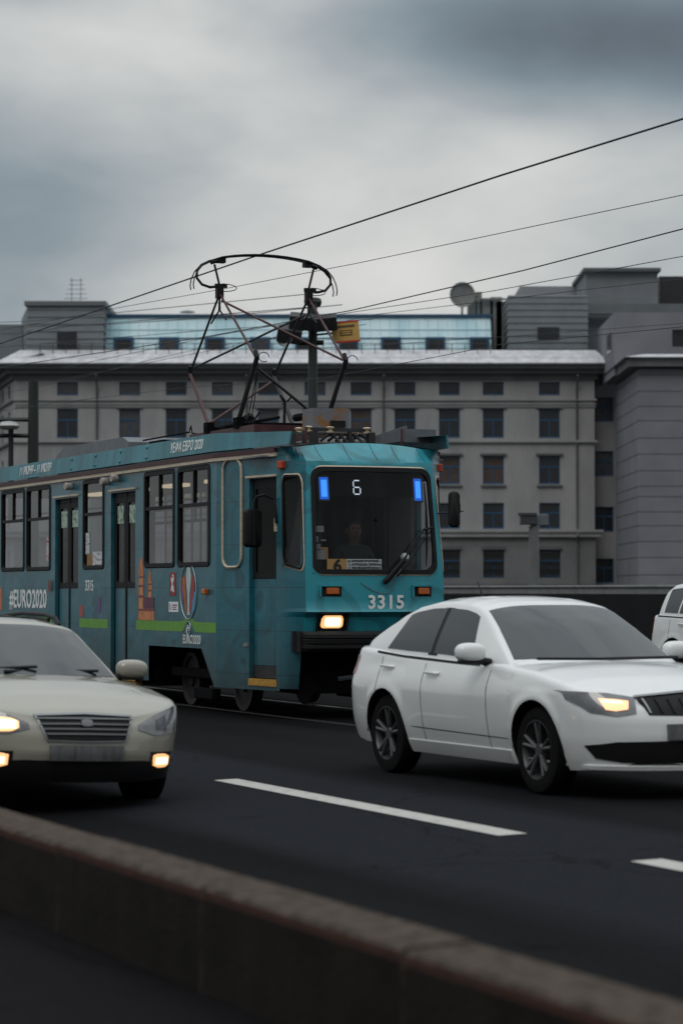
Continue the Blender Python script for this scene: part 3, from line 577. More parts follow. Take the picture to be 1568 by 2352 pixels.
for a,b in ((-34.2,-33.1),(-36.84,-35.75)): swin(a,b,1,1)
# passenger doors
def door(a,b,sg=-1):
    a-=S0; b-=S0; y=-(HW-.05)
    root=MB(); root.box(a,b,y+.05,y+.09,.3,2.84)   # dark backing behind the leaves' gap
    mid=(a+b)/2
    fr=MB(); fr.box(a,a+.05,y-.0,y+.05,.36,2.84); fr.box(b-.05,b,y,y+.05,.36,2.84); fr.box(mid-.03,mid+.03,y-.01,y+.05,.36,2.84); fr.box(a+.05,b-.05,y,y+.05,2.78,2.84); f=fr.build('door',M_BLACK,tram)
    for p,q in ((a+.05,mid-.03),(mid+.03,b-.05)):
        m_=MB(); m_.box(p+.012,q-.012,y,y+.035,.37,1.54); m_.build('door_panel',M_TEAL_SHADE,f)
        m_=MB(); oo=[(x,z) for x,z in rrect(p,q,1.545,2.775,.01,3)]; ii=[(x,z) for x,z in rrect(p+.06,q-.06,1.62,2.70,.05,3)]
        m_.ring([(x,y-.006,z) for x,z in oo],[(x,y-.006,z) for x,z in ii]); m_.ring([(x,y-.006,z) for x,z in ii],[(x,y+.03,z) for x,z in ii]); m_.build('door_window_frame',M_BLACK,f,norm=False)
        m_=MB(); m_.add([(x,y+.01,z) for x,z in ii],[tuple(range(len(ii)))]); m_.build('door_glass',glassmat('door_glass',(.08,.085,.09),.3),f)
        m_=MB(); m_.box(p+.10,q-.10,y-.001,y+.008,2.42,2.66); m_.build('exit_sticker',mat('exit_green',(.07,.17,.09),.5,col2=(.35,.45,.38),vs=14,th=(.5,.6)),f)
    mb=MB(); mb.box(a-.03,b+.05,-HW-.035,-HW-.001,2.86,2.885); mb.build('rain_strip',M_CREAM,f)
    mb=MB(); mb.box(a+.02,b-.02,y-.03,y+.06,.26,.33); mb.build('door_step',M_YEL,f)
for a,b in DOORS: door(a,b)
# cab door in the tapered part
def tp(x,z,d): return side(x,z,-1,d)
xa,xb=-29.17-S0,-28.53-S0; 
mb=MB()
def slab(mbx,x0,x1,z0,z1,d0,d1,sg=-1):
    P=[(x0,z0),(x1,z0),(x1,z1),(x0,z1)]; vs=[side(x,z,sg,d0) for x,z in P]+[side(x,z,sg,d1) for x,z in P]
    mbx.add(vs,[(0,1,2,3),(7,6,5,4),(0,4,5,1),(1,5,6,2),(2,6,7,3),(3,7,4,0)])
slab(mb,xa,xb,1.65,1.72,-.075,-.045); slab(mb,xa,xb,2.72,2.84,-.075,-.045); slab(mb,xa,xa+.07,1.72,2.72,-.075,-.045); slab(mb,xb-.07,xb,1.72,2.72,-.075,-.045)
cdr=mb.build('cab_door',M_BLACK,tram)
mb=MB(); slab(mb,xa+.07,xb-.07,1.72,2.72,-.068,-.06); mb.build('cab_door_glass',glassmat('cab_glass',(.06,.06,.065),.2),cdr)
mb=MB(); slab(mb,xa+.02,xb-.03,.62,1.645,-.075,-.05); mb.build('door_panel',M_TEAL_SHADE,cdr)
mb=MB(); slab(mb,xa+.02,xb-.03,.47,.615,-.075,-.052); mb.build('kick_plate',M_DARK,cdr)
mb=MB(); slab(mb,xa,xb+.01,.38,.46,-.05,.012); mb.build('door_step',M_YEL,cdr)
mb=MB(); slab(mb,xa-.05,xb+.02,2.85,2.875,.001,.03); mb.build('rain_strip',M_CREAM,cdr)
mb=MB(); slab(mb,xa-.06,xb-.03,.5,2.9,-.6,-.55); mb.build('cab_bulkhead',M_INTD,tram)
slab2=slab
mb=MB(); slab(mb,xb-.02,xb+.02,2.2,2.36,-.02,.02); mb.build('door_hinge',M_CREAM,cdr)
# cream oval trim
mb=MB(); o=[side(x,z,-1,.012) for x,z in rrect(-29.80-S0,-29.34-S0,1.79,3.09,.14,8)]; mb.tube(o+o[:2],.018,6,False); mb.build('oval_trim',M_CREAM,tram,smooth=True)
# maroon and cream cantrail strips
for nm,m_,z0,z1,d in (('cream_strip',M_CREAM,3.085,3.13,.035),('maroon_strip',M_MAROON,3.131,3.18,.045)):
    mb=MB(); 
    for sg in (-1,1):
        for x0,x1 in ((XR,XB),(XB,X1-.06)): slab(mb,x0,x1,z0,z1,.0,d,sg)
    mb.build(nm,m_,tram)
# roof fascia boards
for sg in (-1,1):
    mb=MB()
    side0=side; side=lambda x,z,sg,d=0: Vector((x,sg*((HW if x<=XB else HW+(1.02-HW)*(x-XB)/(X1-XB))+d),z))
    for x0,x1 in ((XR,XB),(XB,X1+.30)):
        P=[(x0,3.205,.055),(x1,3.205,.055),(x1,3.43 if x1<=XB else 3.36,.03),(x0,3.43,.03)]
        vs=[side(x,z,sg,d) for x,z,d in P]+[side(x,z,sg,d-.02) for x,z,d in P]; mb.add(vs,[(0,1,2,3),(7,6,5,4),(0,4,5,1),(1,5,6,2),(2,6,7,3),(3,7,4,0)])
        P=[(x0,3.43,.029),(x1,3.43 if x1<=XB else 3.36,.029)]
        mb.add([side(x,z,sg,d) for x,z,d in P]+[side(x,z-.02,sg,d-.22) for x,z,d in P],[(0,1,3,2)])
    if sg<0:
        for k in range(12):
            x=XR+.6+k*1.12
            for z,d in ((3.25,.05),(3.385,.036)):
                if x<XB and not(-39.3<x+S0<-36.3) and not(-31.9<x+S0<-30.0): mb.add(*(lambda q:(q.v,q.f))(MB().lathe([(0,.02),(.018,.016),(.03,0)],8,Matrix.Translation(side(x,z,sg,d))@Matrix.Rotation(PI/2,4,'X'))))
    side=side0
    fa=mb.build('roof_fascia',mat('fascia_teal',(.045,.19,.235),.5,var=.35,vs=1.6,stretch=(2,2,.3),bump=.3,bs=6),tram)
# lettering on the side
def sideM(x,z,d=.004,y=None,tilt=0): return Matrix.Translation((x,-(HW+d),z))@Matrix.Rotation(PI/2+tilt,4,'X')
text('lettering','УЕФА ЕВРО 2020',.175,M_WHITE,tram,sideM(-30.95-S0,3.315,.046,tilt=-.11),bold=.0025,sx=.84,track=1.06)
text('lettering','11 ИЮНЯ – 11 ИЮЛЯ',.175,M_WHITE,tram,sideM(-37.75-S0,3.315,.046,tilt=-.11),bold=.0025,sx=.93,track=1.06)
text('lettering','#EURO2020',.38,M_WHITE,tram,sideM(-38.27-S0,1.37),bold=.008,sx=.98,track=1.05)
text('lettering','3315',.21,M_WHITE,tram,sideM(-35.15-S0,1.57),bold=.004,sx=.85,track=1.08)
text('lettering','EURO2020',.16,M_WHITE,tram,sideM(-30.85-S0,.89,.008),bold=.001,sx=.86,track=1.06)
# green stripe with hump
mb=MB(); y=-(HW+.003)
def strip(x0,x1,hump=None):
    nn_=60; top=[];bot=[]
    for k in range(nn_+1):
        x=x0+(x1-x0)*k/nn_; h=0;hb=0
        if hump: h=.14*math.exp(-((x-hump)/.10)**2)+.02*math.exp(-((x-hump)/.25)**2); hb=.165*math.exp(-(abs(x-hump)/.155)**3)
        top.append((x,y,1.115+h)); bot.append((x,y,.99+hb*.85))
    mb.add(top+bot,[(k,k+1,nn_+2+k,nn_+1+k) for k in range(nn_)])
for a_ in ((-33.07-S0,-29.98-S0,-30.98-S0),(-35.62-S0,-34.3-S0),(-39.9-S0,-37.0-S0)): mb=MB(); strip(*a_); mb.build('green_stripe',M_GREEN,tram)
# tower artwork
M_OR=mat('orange_art',(.50,.16,.05),.5,var=.35,vs=9); M_OR2=mat('plum_art',(.11,.022,.055),.5,var=.3,vs=8); M_OR3=mat('light_orange_art',(.55,.27,.13),.5,var=.2,vs=9)
def art(nm,m_,polys,d=.004,par=tram):
    b_=MB(); y=-(HW+d)
    for p in polys: b_.add([(x-S0,y,z) for x,z in p]+[(x-S0,y+.002,z) for x,z in p],[tuple(range(len(p)))]+[(i,(i+1)%len(p),len(p)+(i+1)%len(p),len(p)+i) for i in range(len(p))])
    return b_.build(nm,m_,par)
def rc(x0,x1,z0,z1): return [(x0,z0),(x1,z0),(x1,z1),(x0,z1)]
ar=art('tower_artwork',M_OR,[rc(-32.97,-32.76,1.12,1.76),[(-32.97,1.76),(-32.76,1.76),(-32.82,1.92),(-32.86,1.96),(-32.91,1.92)],rc(-32.58,-32.42,1.4,1.6),[(-32.58,1.6),(-32.42,1.6),(-32.49,1.8),(-32.51,1.8)],rc(-32.76,-32.32,1.12,1.27)])
art('tower_art_dark',M_OR2,[rc(-32.76,-32.33,1.27,1.42),rc(-32.97,-32.77,1.42,1.44),rc(-32.97,-32.77,1.56,1.58),rc(-32.97,-32.77,1.68,1.695),rc(-32.57,-32.43,1.5,1.515),rc(-32.57,-32.43,1.585,1.6),rc(-32.97,-32.3,1.245,1.262)],.006,ar)
art('tower_art_light',M_OR3,[rc(-32.90,-32.83,1.46,1.54),rc(-32.90,-32.83,1.60,1.66),rc(-32.92,-32.81,1.27,1.40)]+[rc(-32.70+.06*k,-32.675+.06*k,1.13,1.22) for k in range(6)]+[rc(-32.53,-32.47,1.42,1.49)],.006,ar)
ar=art('tower_artwork',M_OR,[rc(-39.95,-39.72,1.2,1.55)],.004)
# coat of arms card and white card
ar=art('red_notice',mat('deep_red_art',(.22,.02,.02),.5,var=.3,vs=20),[rc(-31.72,-31.47,1.44,1.74)])
art('notice_mark',M_WHITE,[[(-31.66,1.66),(-31.62,1.68),(-31.53,1.50),(-31.57,1.48)],[(-31.66,1.52),(-31.63,1.49),(-31.54,1.66),(-31.57,1.69)],[(-31.62,1.69),(-31.58,1.72),(-31.55,1.69)]],.006,ar)
ar=art('white_notice',M_WHITE,[rc(-31.74,-31.37,1.235,1.365)])
art('notice_mark',mat('notice_violet',(.16,.05,.16),.5),[[(-31.71,1.34),(-31.69,1.34),(-31.66,1.26),(-31.69,1.26)],rc(-31.60,-31.42,1.315,1.33),rc(-31.60,-31.45,1.29,1.30),rc(-31.60,-31.43,1.265,1.275)],.006,ar)
# cup emblem
ex,ez=-30.98,1.50
ell=lambda cx,cz,a,b,n=36:[(cx+a*math.cos(2*PI*k/n),cz+b*math.sin(2*PI*k/n)) for k in range(n)]
em=art('cup_emblem',mat('emblem_ground',(.018,.10,.125),.5,var=.2,vs=8),[ell(ex,ez,.30,.35)])
b_=MB(); o=[(x-S0,-(HW+.009),z) for x,z in ell(ex,ez,.30,.35)]; b_.tube(o+o[:1],.006,5,False); b_.build('emblem_rim',M_SILVER,em)
art('emblem_cup',M_SILVER,[[(ex-.085,1.62),(ex-.095,1.70),(ex-.05,1.80),(ex+.05,1.80),(ex+.095,1.70),(ex+.085,1.60),(ex+.04,1.45),(ex+.035,1.25),(ex+.06,1.2),(ex-.06,1.2),(ex-.035,1.25),(ex-.04,1.45)]],.007,em)
for col,pl in (((.45,.10,.02),[[(ex-.24,1.66),(ex-.13,1.70),(ex-.10,1.5),(ex-.055,1.24),(ex-.10,1.22),(ex-.17,1.42)]]),((.40,.03,.03),[[(ex+.10,1.5),(ex+.14,1.72),(ex+.23,1.6),(ex+.2,1.45),(ex+.10,1.24),(ex+.06,1.27)]]),((.03,.30,.5),[[(ex+.20,1.5),(ex+.27,1.48),(ex+.22,1.3),(ex+.13,1.2),(ex+.12,1.25)]]),((.22,.07,.17),[[(ex-.27,1.55),(ex-.24,1.66),(ex-.18,1.42),(ex-.2,1.35)]])):
    art('emblem_stroke',mat('emb%.2f'%col[0],col,.5,var=.3,vs=18),pl,.008,em)
b_=MB(); o=[(x-S0,-(HW+.006),z) for x,z in ell(ex,1.035,.075,.085,20)]; b_.tube(o+o[:1],.006,5,False); b_.tube([(ex-S0-.05,-(HW+.006),1.03),(ex-S0+.05,-(HW+.006),1.03)],.01,5); b_.tube([(ex-S0-.04,-(HW+.006),.99),(ex-S0-.02,-(HW+.006),1.07),(ex-S0+.03,-(HW+.006),1.0)],.008,5); b_.build('round_mark',M_SILVER,tram)
art('small_sticker',M_RED,[rc(-35.62,-35.45,1.14,1.30)]); art('small_sticker',mat('violet_sticker',(.12,.05,.2),.5),[rc(-34.75,-34.63,1.2,1.42)]); art('small_sticker',mat('brown_box',(.16,.04,.02),.5),[rc(-37.1,-36.98,1.5,1.66)],.03)
for x,z in ((-36.0,3.0),(-34.3,3.005),(-33.85,3.03)):
    b_=MB(); b_.lathe([(0,.12),(.045,.12),(.055,.10),(.055,.02),(.03,0)],14,Matrix.Translation((x-S0,-HW,z))@Matrix.Rotation(PI/2,4,'X')@Matrix.Rotation(.25,4,'Y')); b_.build('door_lamp',mat('door_lamp',(.35,.32,.29),.4,var=.3,vs=20),tram,smooth=True)
b_=MB(); b_.box(-30.36-S0,-30.24-S0,-HW-.06,-HW-.001,1.46,1.53); b_.build('side_marker',M_AMBER,tram,bevel=.01)
# window stickers
b_=MB(); b_.box(-35.38-S0,-35.2-S0,-HW+.012,-HW+.016,2.02,2.32); b_.box(-35.05-S0,-34.62-S0,-HW+.012,-HW+.016,1.84,2.05); b_.build('paper_notice',mat('paper',(.55,.56,.57),.7,col2=(.2,.2,.22),vs=16,stretch=(.3,1,3),th=(.40,.5)),sws[2])
b_=MB(); b_.box(-35.32-S0,-35.06-S0,-HW+.012,-HW+.016,1.84,2.03); b_.build('brown_notice',mat('brown_paper',(.3,.17,.06),.7,var=.3),sws[2])
b_=MB(); b_.box(-37.33-S0,-37.17-S0,-HW+.012,-HW+.016,1.95,2.3); b_.build('red_notice',mat('redwhite_paper',(.5,.45,.45),.6,col2=(.4,.04,.05),vs=14,stretch=(.3,1,2),th=(.45,.5)),sws[4])
# interior
b_=MB(); b_.box(XR+.1,XB+.8,-1.15,1.15,.84,.88); b_.box(XR+.1,X1-.2,-1.18,1.18,3.08,3.10); b_.build('interior_floor_and_ceiling',M_INT,tram)
b_=MB(); b_.box(XB+.35,XB+.4,-1.15,1.15,.88,3.08); b_.build('cab_partition',M_INTD,tram)
for x in [XR+1+.78*k for k in range(16)]:
    if x>XB-.2: break
    for y in (-.85,.85):
        if y<0 and any(a-S0-.3<x<b-S0+.3 for a,b in DOORS): continue
        b_=MB(); b_.box(x,x+.4,y-.22,y+.22,1.28,1.33); b_.box(x-.05,x,y-.22,y+.22,1.33,1.88); b_.build('passenger_seat',mat('seat_fabric',(.03,.035,.06),.8,var=.3),tram,bevel=.03)
b_=MB()
for x in [XR+1.2+1.56*k for k in range(8)]:
    for y in (-.62,.62): b_.tube([(x,y,.88),(x,y,3.08)],.016,6)
for y in (-.62,.62): b_.tube([(XR+.3,y,2.72),(XB,y,2.72)],.015,6)
b_.build('handrail',M_YEL,tram)
for y in (.45,):
    for k in range(7):
        x=XR+.9+1.85*k; b_=MB(); b_.box(x,x+.75,y-.09,y+.09,3.03,3.079); b_.build('ceiling_light',M_WARM,tram)
# nose details
def fbox(mbx,y0,y1,z0,z1,d0,d1):
    P=[(y0,z0),(y1,z0),(y1,z1),(y0,z1)]; vs=[front(y,z,d0) for y,z in P]+[front(y,z,d1) for y,z in P]
    mbx.add(vs,[(0,1,2,3),(7,6,5,4),(0,4,5,1),(1,5,6,2),(2,6,7,3),(3,7,4,0)])
FM=lambda y,z,d=.006:Matrix.Translation(front(y,z,d))@Matrix.Rotation(PI/2,4,'Z')@Matrix.Rotation(PI/2,4,'X')
text('lettering','3315',.218,M_WHITE,tram,FM(.09,1.365,.010),bold=.006,sx=.98,track=1.12)
for sg in (-1,1):
    y=.56*sg; b_=MB()
    fbox(b_,y-.18,y+.18,1.045,1.06,.0,.05); fbox(b_,y-.18,y+.18,1.235,1.25,.0,.05); fbox(b_,y-.18,y-.165,1.06,1.235,.0,.05); fbox(b_,y+.165,y+.18,1.06,1.235,.0,.05); fbox(b_,y-.165,y+.165,1.06,1.235,-.03,.004)
    hb=b_.build('headlight',M_BLACK,tram)
    b_=MB(); oA=[(y+(p[0]),1.145+p[1]) for p in rrect(-.135,.135,-.075,.075,.045,5)]
    def sh(k,d): return [front(y+(a-y)*k,1.145+(b-1.145)*k,d) for a,b in oA]
    b_.ring(sh(1,.005),sh(.96,.03)); b_.ring(sh(.96,.03),sh(.72,.042)); b_.cur=1; b_.ring(sh(.72,.042),sh(.35,.045)); b_.add(sh(.35,.045),[tuple(range(len(oA)))])
    b_.build('headlight_lens',[M_HEAD,M_HEADC],hb,smooth=True)
    y=.58*sg; z=1.50; b_=MB(); fbox(b_,y-.13,y+.13,z+.055,z+.075,.0,.035); fbox(b_,y-.145,y-.125,z-.07,z+.075,.0,.03); b_.build('indicator_hood',M_TEAL,tram)
    b_=MB(); fbox(b_,y-.122,y+.12,z-.062,z+.054,-.0,.004); b_.build('indicator_recess',M_BLACK,tram)
    b_=MB(); fbox(b_,y-.065,y+.085,z-.035,z+.04,.004,.03); b_.build('indicator_lamp',M_AMBER,tram,bevel=.006)
    b_=MB(); q=cham(.12,2.98,sg,.02); b_.box(-.05,.05,-.03,.03,-.045,.045,Matrix.Translation(q)@Matrix.Rotation(-sg*.3,4,'Z')); b_.build('corner_marker',mat('corner_marker',(.42,.045,.012),.3,var=.2,vs=20),tram,bevel=.008)
# bumper: ribbed, wraps the corners
def bump(y,ex=0): f=min(1,abs(y)/.96); return X2+.10+.07*(1-f**2)-.16*max(0,(f-.86)/.14)**2+ex
b_=MB(); ys=[-.96+1.92*k/28 for k in range(29)]
sec=[(.80,-.02),(.80,.10),(.84,.14),(.875,.14),(.885,.125),(.895,.14),(.94,.145),(.95,.13),(.96,.145),(1.0,.14),(1.035,.10),(1.035,-.02)]
for i in range(28):
    for j in range(len(sec)-1):
        a,b=ys[i],ys[i+1]; (z0,d0),(z1,d1)=sec[j],sec[j+1]; b_.add([(bump(a,d0-.1),a,z0),(bump(b,d0-.1),b,z0),(bump(b,d1-.1),b,z1),(bump(a,d1-.1),a,z1)],[(0,1,2,3)])
for y in (ys[0],ys[-1]): b_.add([(bump(y,d-.1),y,z) for z,d in sec],[tuple(range(len(sec)))])
for y0 in (-.96,.935): b_.box(X2-.25,X2+.03,y0,y0+.025,.80,1.035)
b_.build('bumper',M_BLACK,tram,norm=True)
# wiper
b_=MB(); F_=lambda y,z,d:front(y,z,d)
b_.tube([F_(.06,1.60,.03),F_(.10,1.64,.06),F_(.30,1.86,.07)],[.034,.036,.022],8); b_.tube([F_(.30,1.86,.07),F_(.62,2.24,.055)],[.013,.009],6); b_.tube([F_(.22,1.68,.05),F_(.40,1.86,.065),F_(.72,2.24,.05)],[.018,.01,.007],6)
b_.tube([F_(.60,2.22,.05),F_(.73,2.25,.05)],.016,6)
wp=b_.build('wiper',M_BLACK,tram,smooth=True)
b_=MB(); b_.tube([F_(.66,2.78,.022),F_(.67,2.5,.026),F_(.66,2.24,.03),F_(.645,2.0,.026),F_(.63,1.79,.022)],[.008,.014,.02,.014,.006],6); b_.build('wiper_blade',M_BLACK,wp)
b_=MB(); b_.tube([F_(-.22,1.60,.012)]+[F_(-.22+.33*k/8,1.60-.11*math.sin(PI*k/8*.62)-.02*k/8,.012) for k in range(1,9)]+[F_(.16,1.54,.03),F_(.18,1.66,.07),F_(.26,1.76,.09)],.004,5); b_.build('dangling_cord',M_GREYP,tram)
# mirrors
b_=MB(); mc=Vector((-28.70-S0,-1.27,2.24)); Mm=Matrix.Translation(mc)@Matrix.Rotation(R(12),4,'Z')
def pill(mbx,hw,hh,dep,r,M): 
    rings=[]
    for k,(s_,x) in enumerate(((.80,-dep),(.95,-dep*.8),(1,-dep*.4),(1,dep*.5),(.95,dep*.85),(.9,dep))):
        rings.append([M@Vector((x,a*s_,b*s_)) for a,b in rrect(-hw,hw,-hh,hh,r,6)])
    for a,b in zip(rings,rings[1:]): mbx.ring(a,b)
    mbx.add(rings[0],[tuple(range(len(rings[0])))]); mbx.add(rings[-1],[tuple(range(len(rings[0])))])
pill(b_,.115,.225,.045,.05,Mm); mr=b_.build('mirror',M_BLACK,tram,smooth=True)
b_=MB(); e_=side(-28.5-S0,2.3,-1,.02); b_.tube([mc+Vector((.05,0,-.02)),mc+Vector((.06,0,.30)),mc+Vector((.07,.03,.37)),mc+Vector((.14,.10,.39)),Vector((e_.x-.04,e_.y-.01,2.58)),Vector((e_.x,e_.y-.01,2.50)),Vector((e_.x,e_.y,2.30))],.018,7); b_.tube([mc+Vector((.06,0,-.2)),mc+Vector((.06,0,.2))],.02,6); b_.build('mirror_arm',M_BLACK,mr,smooth=True)
mc=Vector((-28.0-S0,1.02,2.47)); b_=MB(); pill(b_,.07,.215,.05,.06,Matrix.Translation(mc)@Matrix.Rotation(R(-25),4,'Z')); mr=b_.build('mirror',M_BLACK,tram,smooth=True)
b_=MB(); b_.tube([(-28.1-S0,.82,2.42),mc+Vector((.055,.02,-.04)),mc+Vector((.06,.09,-.02))],.008,6); b_.tube([mc+Vector((.05,.04,-.02)),mc+Vector((.05,.04,.06))],.02,6); b_.build('mirror_arm',M_BLACK,mr)
# skirt below the bumper at the corners, underframe, bogies
b_=MB(); b_.box(XR+.2,X1-.6,-.55,.55,.30,.84); b_.box(X1-.599,X2-.3,-.84,.84,.30,.80); b_.box(-38.9-S0,-32.7-S0,-1.1,1.1,.25,.79); b_.build('underframe',M_UNDER,tram)
b_=MB(); b_.add([cham(.75,.8,-1,-.01),cham(.98,.8,-1,-.005),cham(.55,.36,-1,-.005),cham(.40,.36,-1,-.01)],[(0,1,2,3)]); b_.build('brown_edge',mat('brown_edge',(.09,.028,.008),.8,var=.4),tram)
b_=MB(); b_.tube([(X2-.3,-.35,.47),(X2-.3,.1,.52)],.03,7); b_.build('coupler_bar',M_GREYP,tram)
M_WHEEL=mat('wheel_steel',(.03,.026,.023),.6,.3,var=.4,vs=8)
for bx in (-32.02-S0,-30.1-S0-.0,-41.1-S0,-39.2-S0):
    for y in (-.8,.8):
        b_=MB(); b_.lathe([(0,.05),(.10,.06),(.12,.03),(.26,.02),(.285,.055),(.345,.055),(.35,-.05),(.37,-.055),(.37,-.075),(0,-.075)],36,Matrix.Translation((bx,y,.375))@Matrix.Rotation(PI/2*(1 if y<0 else -1),4,'X')); b_.build('wheel',M_WHEEL,tram,smooth=True)
for bx in (-31.05-S0,-40.15-S0):
    b_=MB(); 
    for y in (-.98,.98): b_.box(bx-1.25,bx+1.25,y-.05,y+.05,.40,.52); b_.box(bx-.35,bx+.35,y-.06,y+.06,.14,.28)
    b_.build('bogie',M_UNDER,tram,bevel=.02)
# --- cab interior
b_=MB(); b_.box(X1-1.0,X2-.3,-.86,.86,.84,1.0); b_.box(X2-.55,X2-.20,-.80,.80,1.0,1.62); b_.build('dashboard',M_INTD,tram,bevel=.03)
b_=MB(); b_.grid(lambda u,v:Vector((X1-.62-.04*math.sin(u*40),-.34+1.0*u,1.0+2.0*v)),60,2); b_.build('cab_curtain',M_CURT,tram)
b_=MB(); b_.box(X1-.75,X1-.7,-.98,-.35,1.0,3.05); b_.box(X1-.75,X1-.7,.67,.98,1.0,3.05); b_.box(X1-.7,X1-.3,-.80,-.62,1.0,3.0); b_.build('cab_wall_panel',M_GREYI,tram)
b_=MB(); b_.box(X1-.9,X2-.5,-.84,.84,2.98,3.0); b_.box(X2-.42,X2-.34,-.5,.75,2.62,2.94); b_.build('cab_ceiling',M_INTD,tram)
b_=MB(); b_.box(X1-.6,X1-.52,-.17,.25,1.3,2.5); b_.build('driver_seat',mat('seat_grey',(.02,.02,.024),.8,var=.3),tram,bevel=.06)
for y,z in ((-.60,2.70),(.60,2.70)):
    b_=MB(); fbox(b_,y-.066,y+.066,z-.15,z+.15,-.05,-.04); fr_=b_.build('blue_lamp_panel',M_GREYI,tram)
    b_=MB(); fbox(b_,y-.052,y+.052,z-.13,z+.13,-.04,-.034); b_.cur=1; fbox(b_,y-.034,y+.034,z-.10,z+.10,-.034,-.031); b_.build('blue_lamp',[M_BLUE,M_BLUEC],fr_,bevel=.012)
b_=MB(); y,z,ww_,hh,t=-.20,2.715,.075,.08,.014   # seven segment 6
S=[(y-ww_/2,y+ww_/2,z+hh,'h'),(y-ww_/2,y+ww_/2,z,'h'),(y-ww_/2,y+ww_/2,z-hh,'h')]
for a,c,zz,_ in S: fbox(b_,a+.006,c-.006,zz-t/2,zz+t/2,-.04,-.035)
for yy,z0,z1 in ((y-ww_/2-.004,z,z+hh),(y-ww_/2-.004,z-hh,z),(y+ww_/2+.004,z-hh,z)): fbox(b_,yy-.006,yy+.006,z0+.01,z1-.01,-.04,-.035)
b_.build('route_number_display',M_LED,tram)
b_=MB(); fbox(b_,-.79,-.62,2.19,2.26,-.06,-.055); fbox(b_,-.76,-.69,2.07,2.14,-.06,-.055); fbox(b_,-.75,-.67,1.99,2.05,-.06,-.055); fbox(b_,-.66,-.6,2.085,2.1,-.06,-.055); b_.build('cab_notice',mat('cab_paper',(.30,.30,.31),.7,var=.3,vs=12),tram)
b_=MB(); b_.lathe([(0,.03),(.03,.03),(.05,.01),(.052,-.02),(.045,-.04)],16,Matrix.Translation(front(.375,1.90,-.03))@Matrix.Rotation(PI/2,4,'Y')); bp=b_.build('round_vent',mat('vent_white',(.6,.62,.62),.5,emit=(.6,.62,.62),es=.0),tram,smooth=True)
b_=MB()
for dz in (.022,0,-.022): b_.lathe([(0,.003),(.008,.002),(.009,-.002)],8,Matrix.Translation(front(.375,1.90+dz,.002))@Matrix.Rotation(PI/2,4,'Y'))
b_.build('vent_hole',M_BLACK,bp)
# route board behind the windscreen
rb=empty('route_board',(0,0,0)); rb.matrix_world=tram.matrix_basis.copy(); rb.location=tram.location; rb.rotation_euler=tram.rotation_euler
tag(rb,'white and amber route board with a big 6, at the bottom of the tram windscreen','sign')
pA=front(-.60,1.8,-.055); pB=front(.07,1.8,-.05); rdir=(pB-pA); rdir.z=0; rl=rdir.length; rdir.normalize(); ang=math.atan2(rdir.y,rdir.x)
RM=Matrix.Translation(pA)@Matrix.Rotation(ang,4,'Z')@Matrix.Rotation(-.0,4,'X')     # x along the board, -y out of the glass
def RT(x,z): return RM@Matrix.Translation((x,-.006,z-1.8))@Matrix.Rotation(PI/2,4,'X')
b_=MB(); b_.box(0,.238,-.003,.003,-.055,.075,RM); b_.build('amber_field',mat('amber_card',(.75,.42,.13),.6,emit=(.75,.42,.13),es=.0),rb)
b_=MB(); b_.box(.24,rl,-.003,.003,-.055,.075,RM); b_.build('white_field',mat('white_card',(.85,.86,.85),.6),rb)
K=mat('black_print',(.01,.01,.01),.6)
text('lettering','6',.19,K,rb,RT(.125,1.793),bold=.006,sx=1.1)
text('lettering','ул. КОРАБЛЕСТРОИТЕЛЕЙ –',.029,K,rb,RT(.25,1.852),bold=.0008,align='LEFT')
text('lettering','«ПЛОЩАДЬ ЛЕНИНА»,',.031,K,rb,RT(.30,1.812),bold=.0008,align='LEFT',sx=1.08)
text('lettering','ФИНЛЯНДСКИЙ ВОКЗАЛ',.030,K,rb,RT(.30,1.772),bold=.0008,align='LEFT',sx=.95)
b_=MB()
for z in (1.812,1.772):
    o=[RM@Vector((.272+.012*math.cos(a),-.006,z-1.8+.012*math.sin(a))) for a in [2*PI*k/12 for k in range(13)]]; b_.tube(o,.002,4)
b_.build('round_mark',K,rb)
pf=empty('picture_frame',tram.location,tram.rotation_euler.z); tag(pf,'small amber picture frame standing inside the left of the tram windscreen','picture frame')
b_=MB(); 
for q in ((-.76,-.58,1.99,2.01),(-.76,-.73,1.87,1.99),(-.61,-.58,1.87,1.99)): fbox(b_,q[0],q[1],q[2],q[3],-.075,-.065)
b_.build('frame',mat('amber_frame',(.42,.21,.06),.6,var=.2),pf); b_=MB(); fbox(b_,-.73,-.61,1.87,1.99,-.075,-.07); b_.build('picture',mat('frame_paper',(.28,.29,.28),.7),pf)
# --- roof gear
b_=MB(); xs_=[(-38.5,3.3),(-38.5,3.55),(-38.1,3.68),(-35.2,3.68),(-34.95,3.6),(-34.95,3.3)]; b_.prism([(x-S0,z) for x,z in xs_],0,1,Matrix(((1,0,0,0),(0,0,1.2,-.75),(0,1,0,0),(0,0,0,1)))); b_.build('roof_unit',M_GREYP,tram)
b_=MB(); b_.box(-34.8-S0,-34.2-S0,-.5,.4,3.3,3.6); b_.box(-34.1-S0,-33.3-S0,-.55,.5,3.3,3.55)
b_.tube([(-34.9-S0,-.55,3.62),(-32.8-S0,-.6,3.62)],.015,5); b_.build('resistor_box',M_UNDER,tram,bevel=.02)
b_=MB(); b_.box(-29.98-S0,-29.62-S0,-.12,.36,3.50,3.75); b_.box(-30.0-S0,-29.5-S0,-.2,.42,3.44,3.499); b_.build('rusty_box',M_RUST,tram)
b_=MB(); b_.box(-29.61-S0,-29.60-S0,.10,.30,3.52,3.60); b_.build('box_slot',M_BLACK,tram)
b_=MB(); X_=-29.35-S0
b_.box(X_-.03,X_+.03,-.30,.52,3.45,3.49)
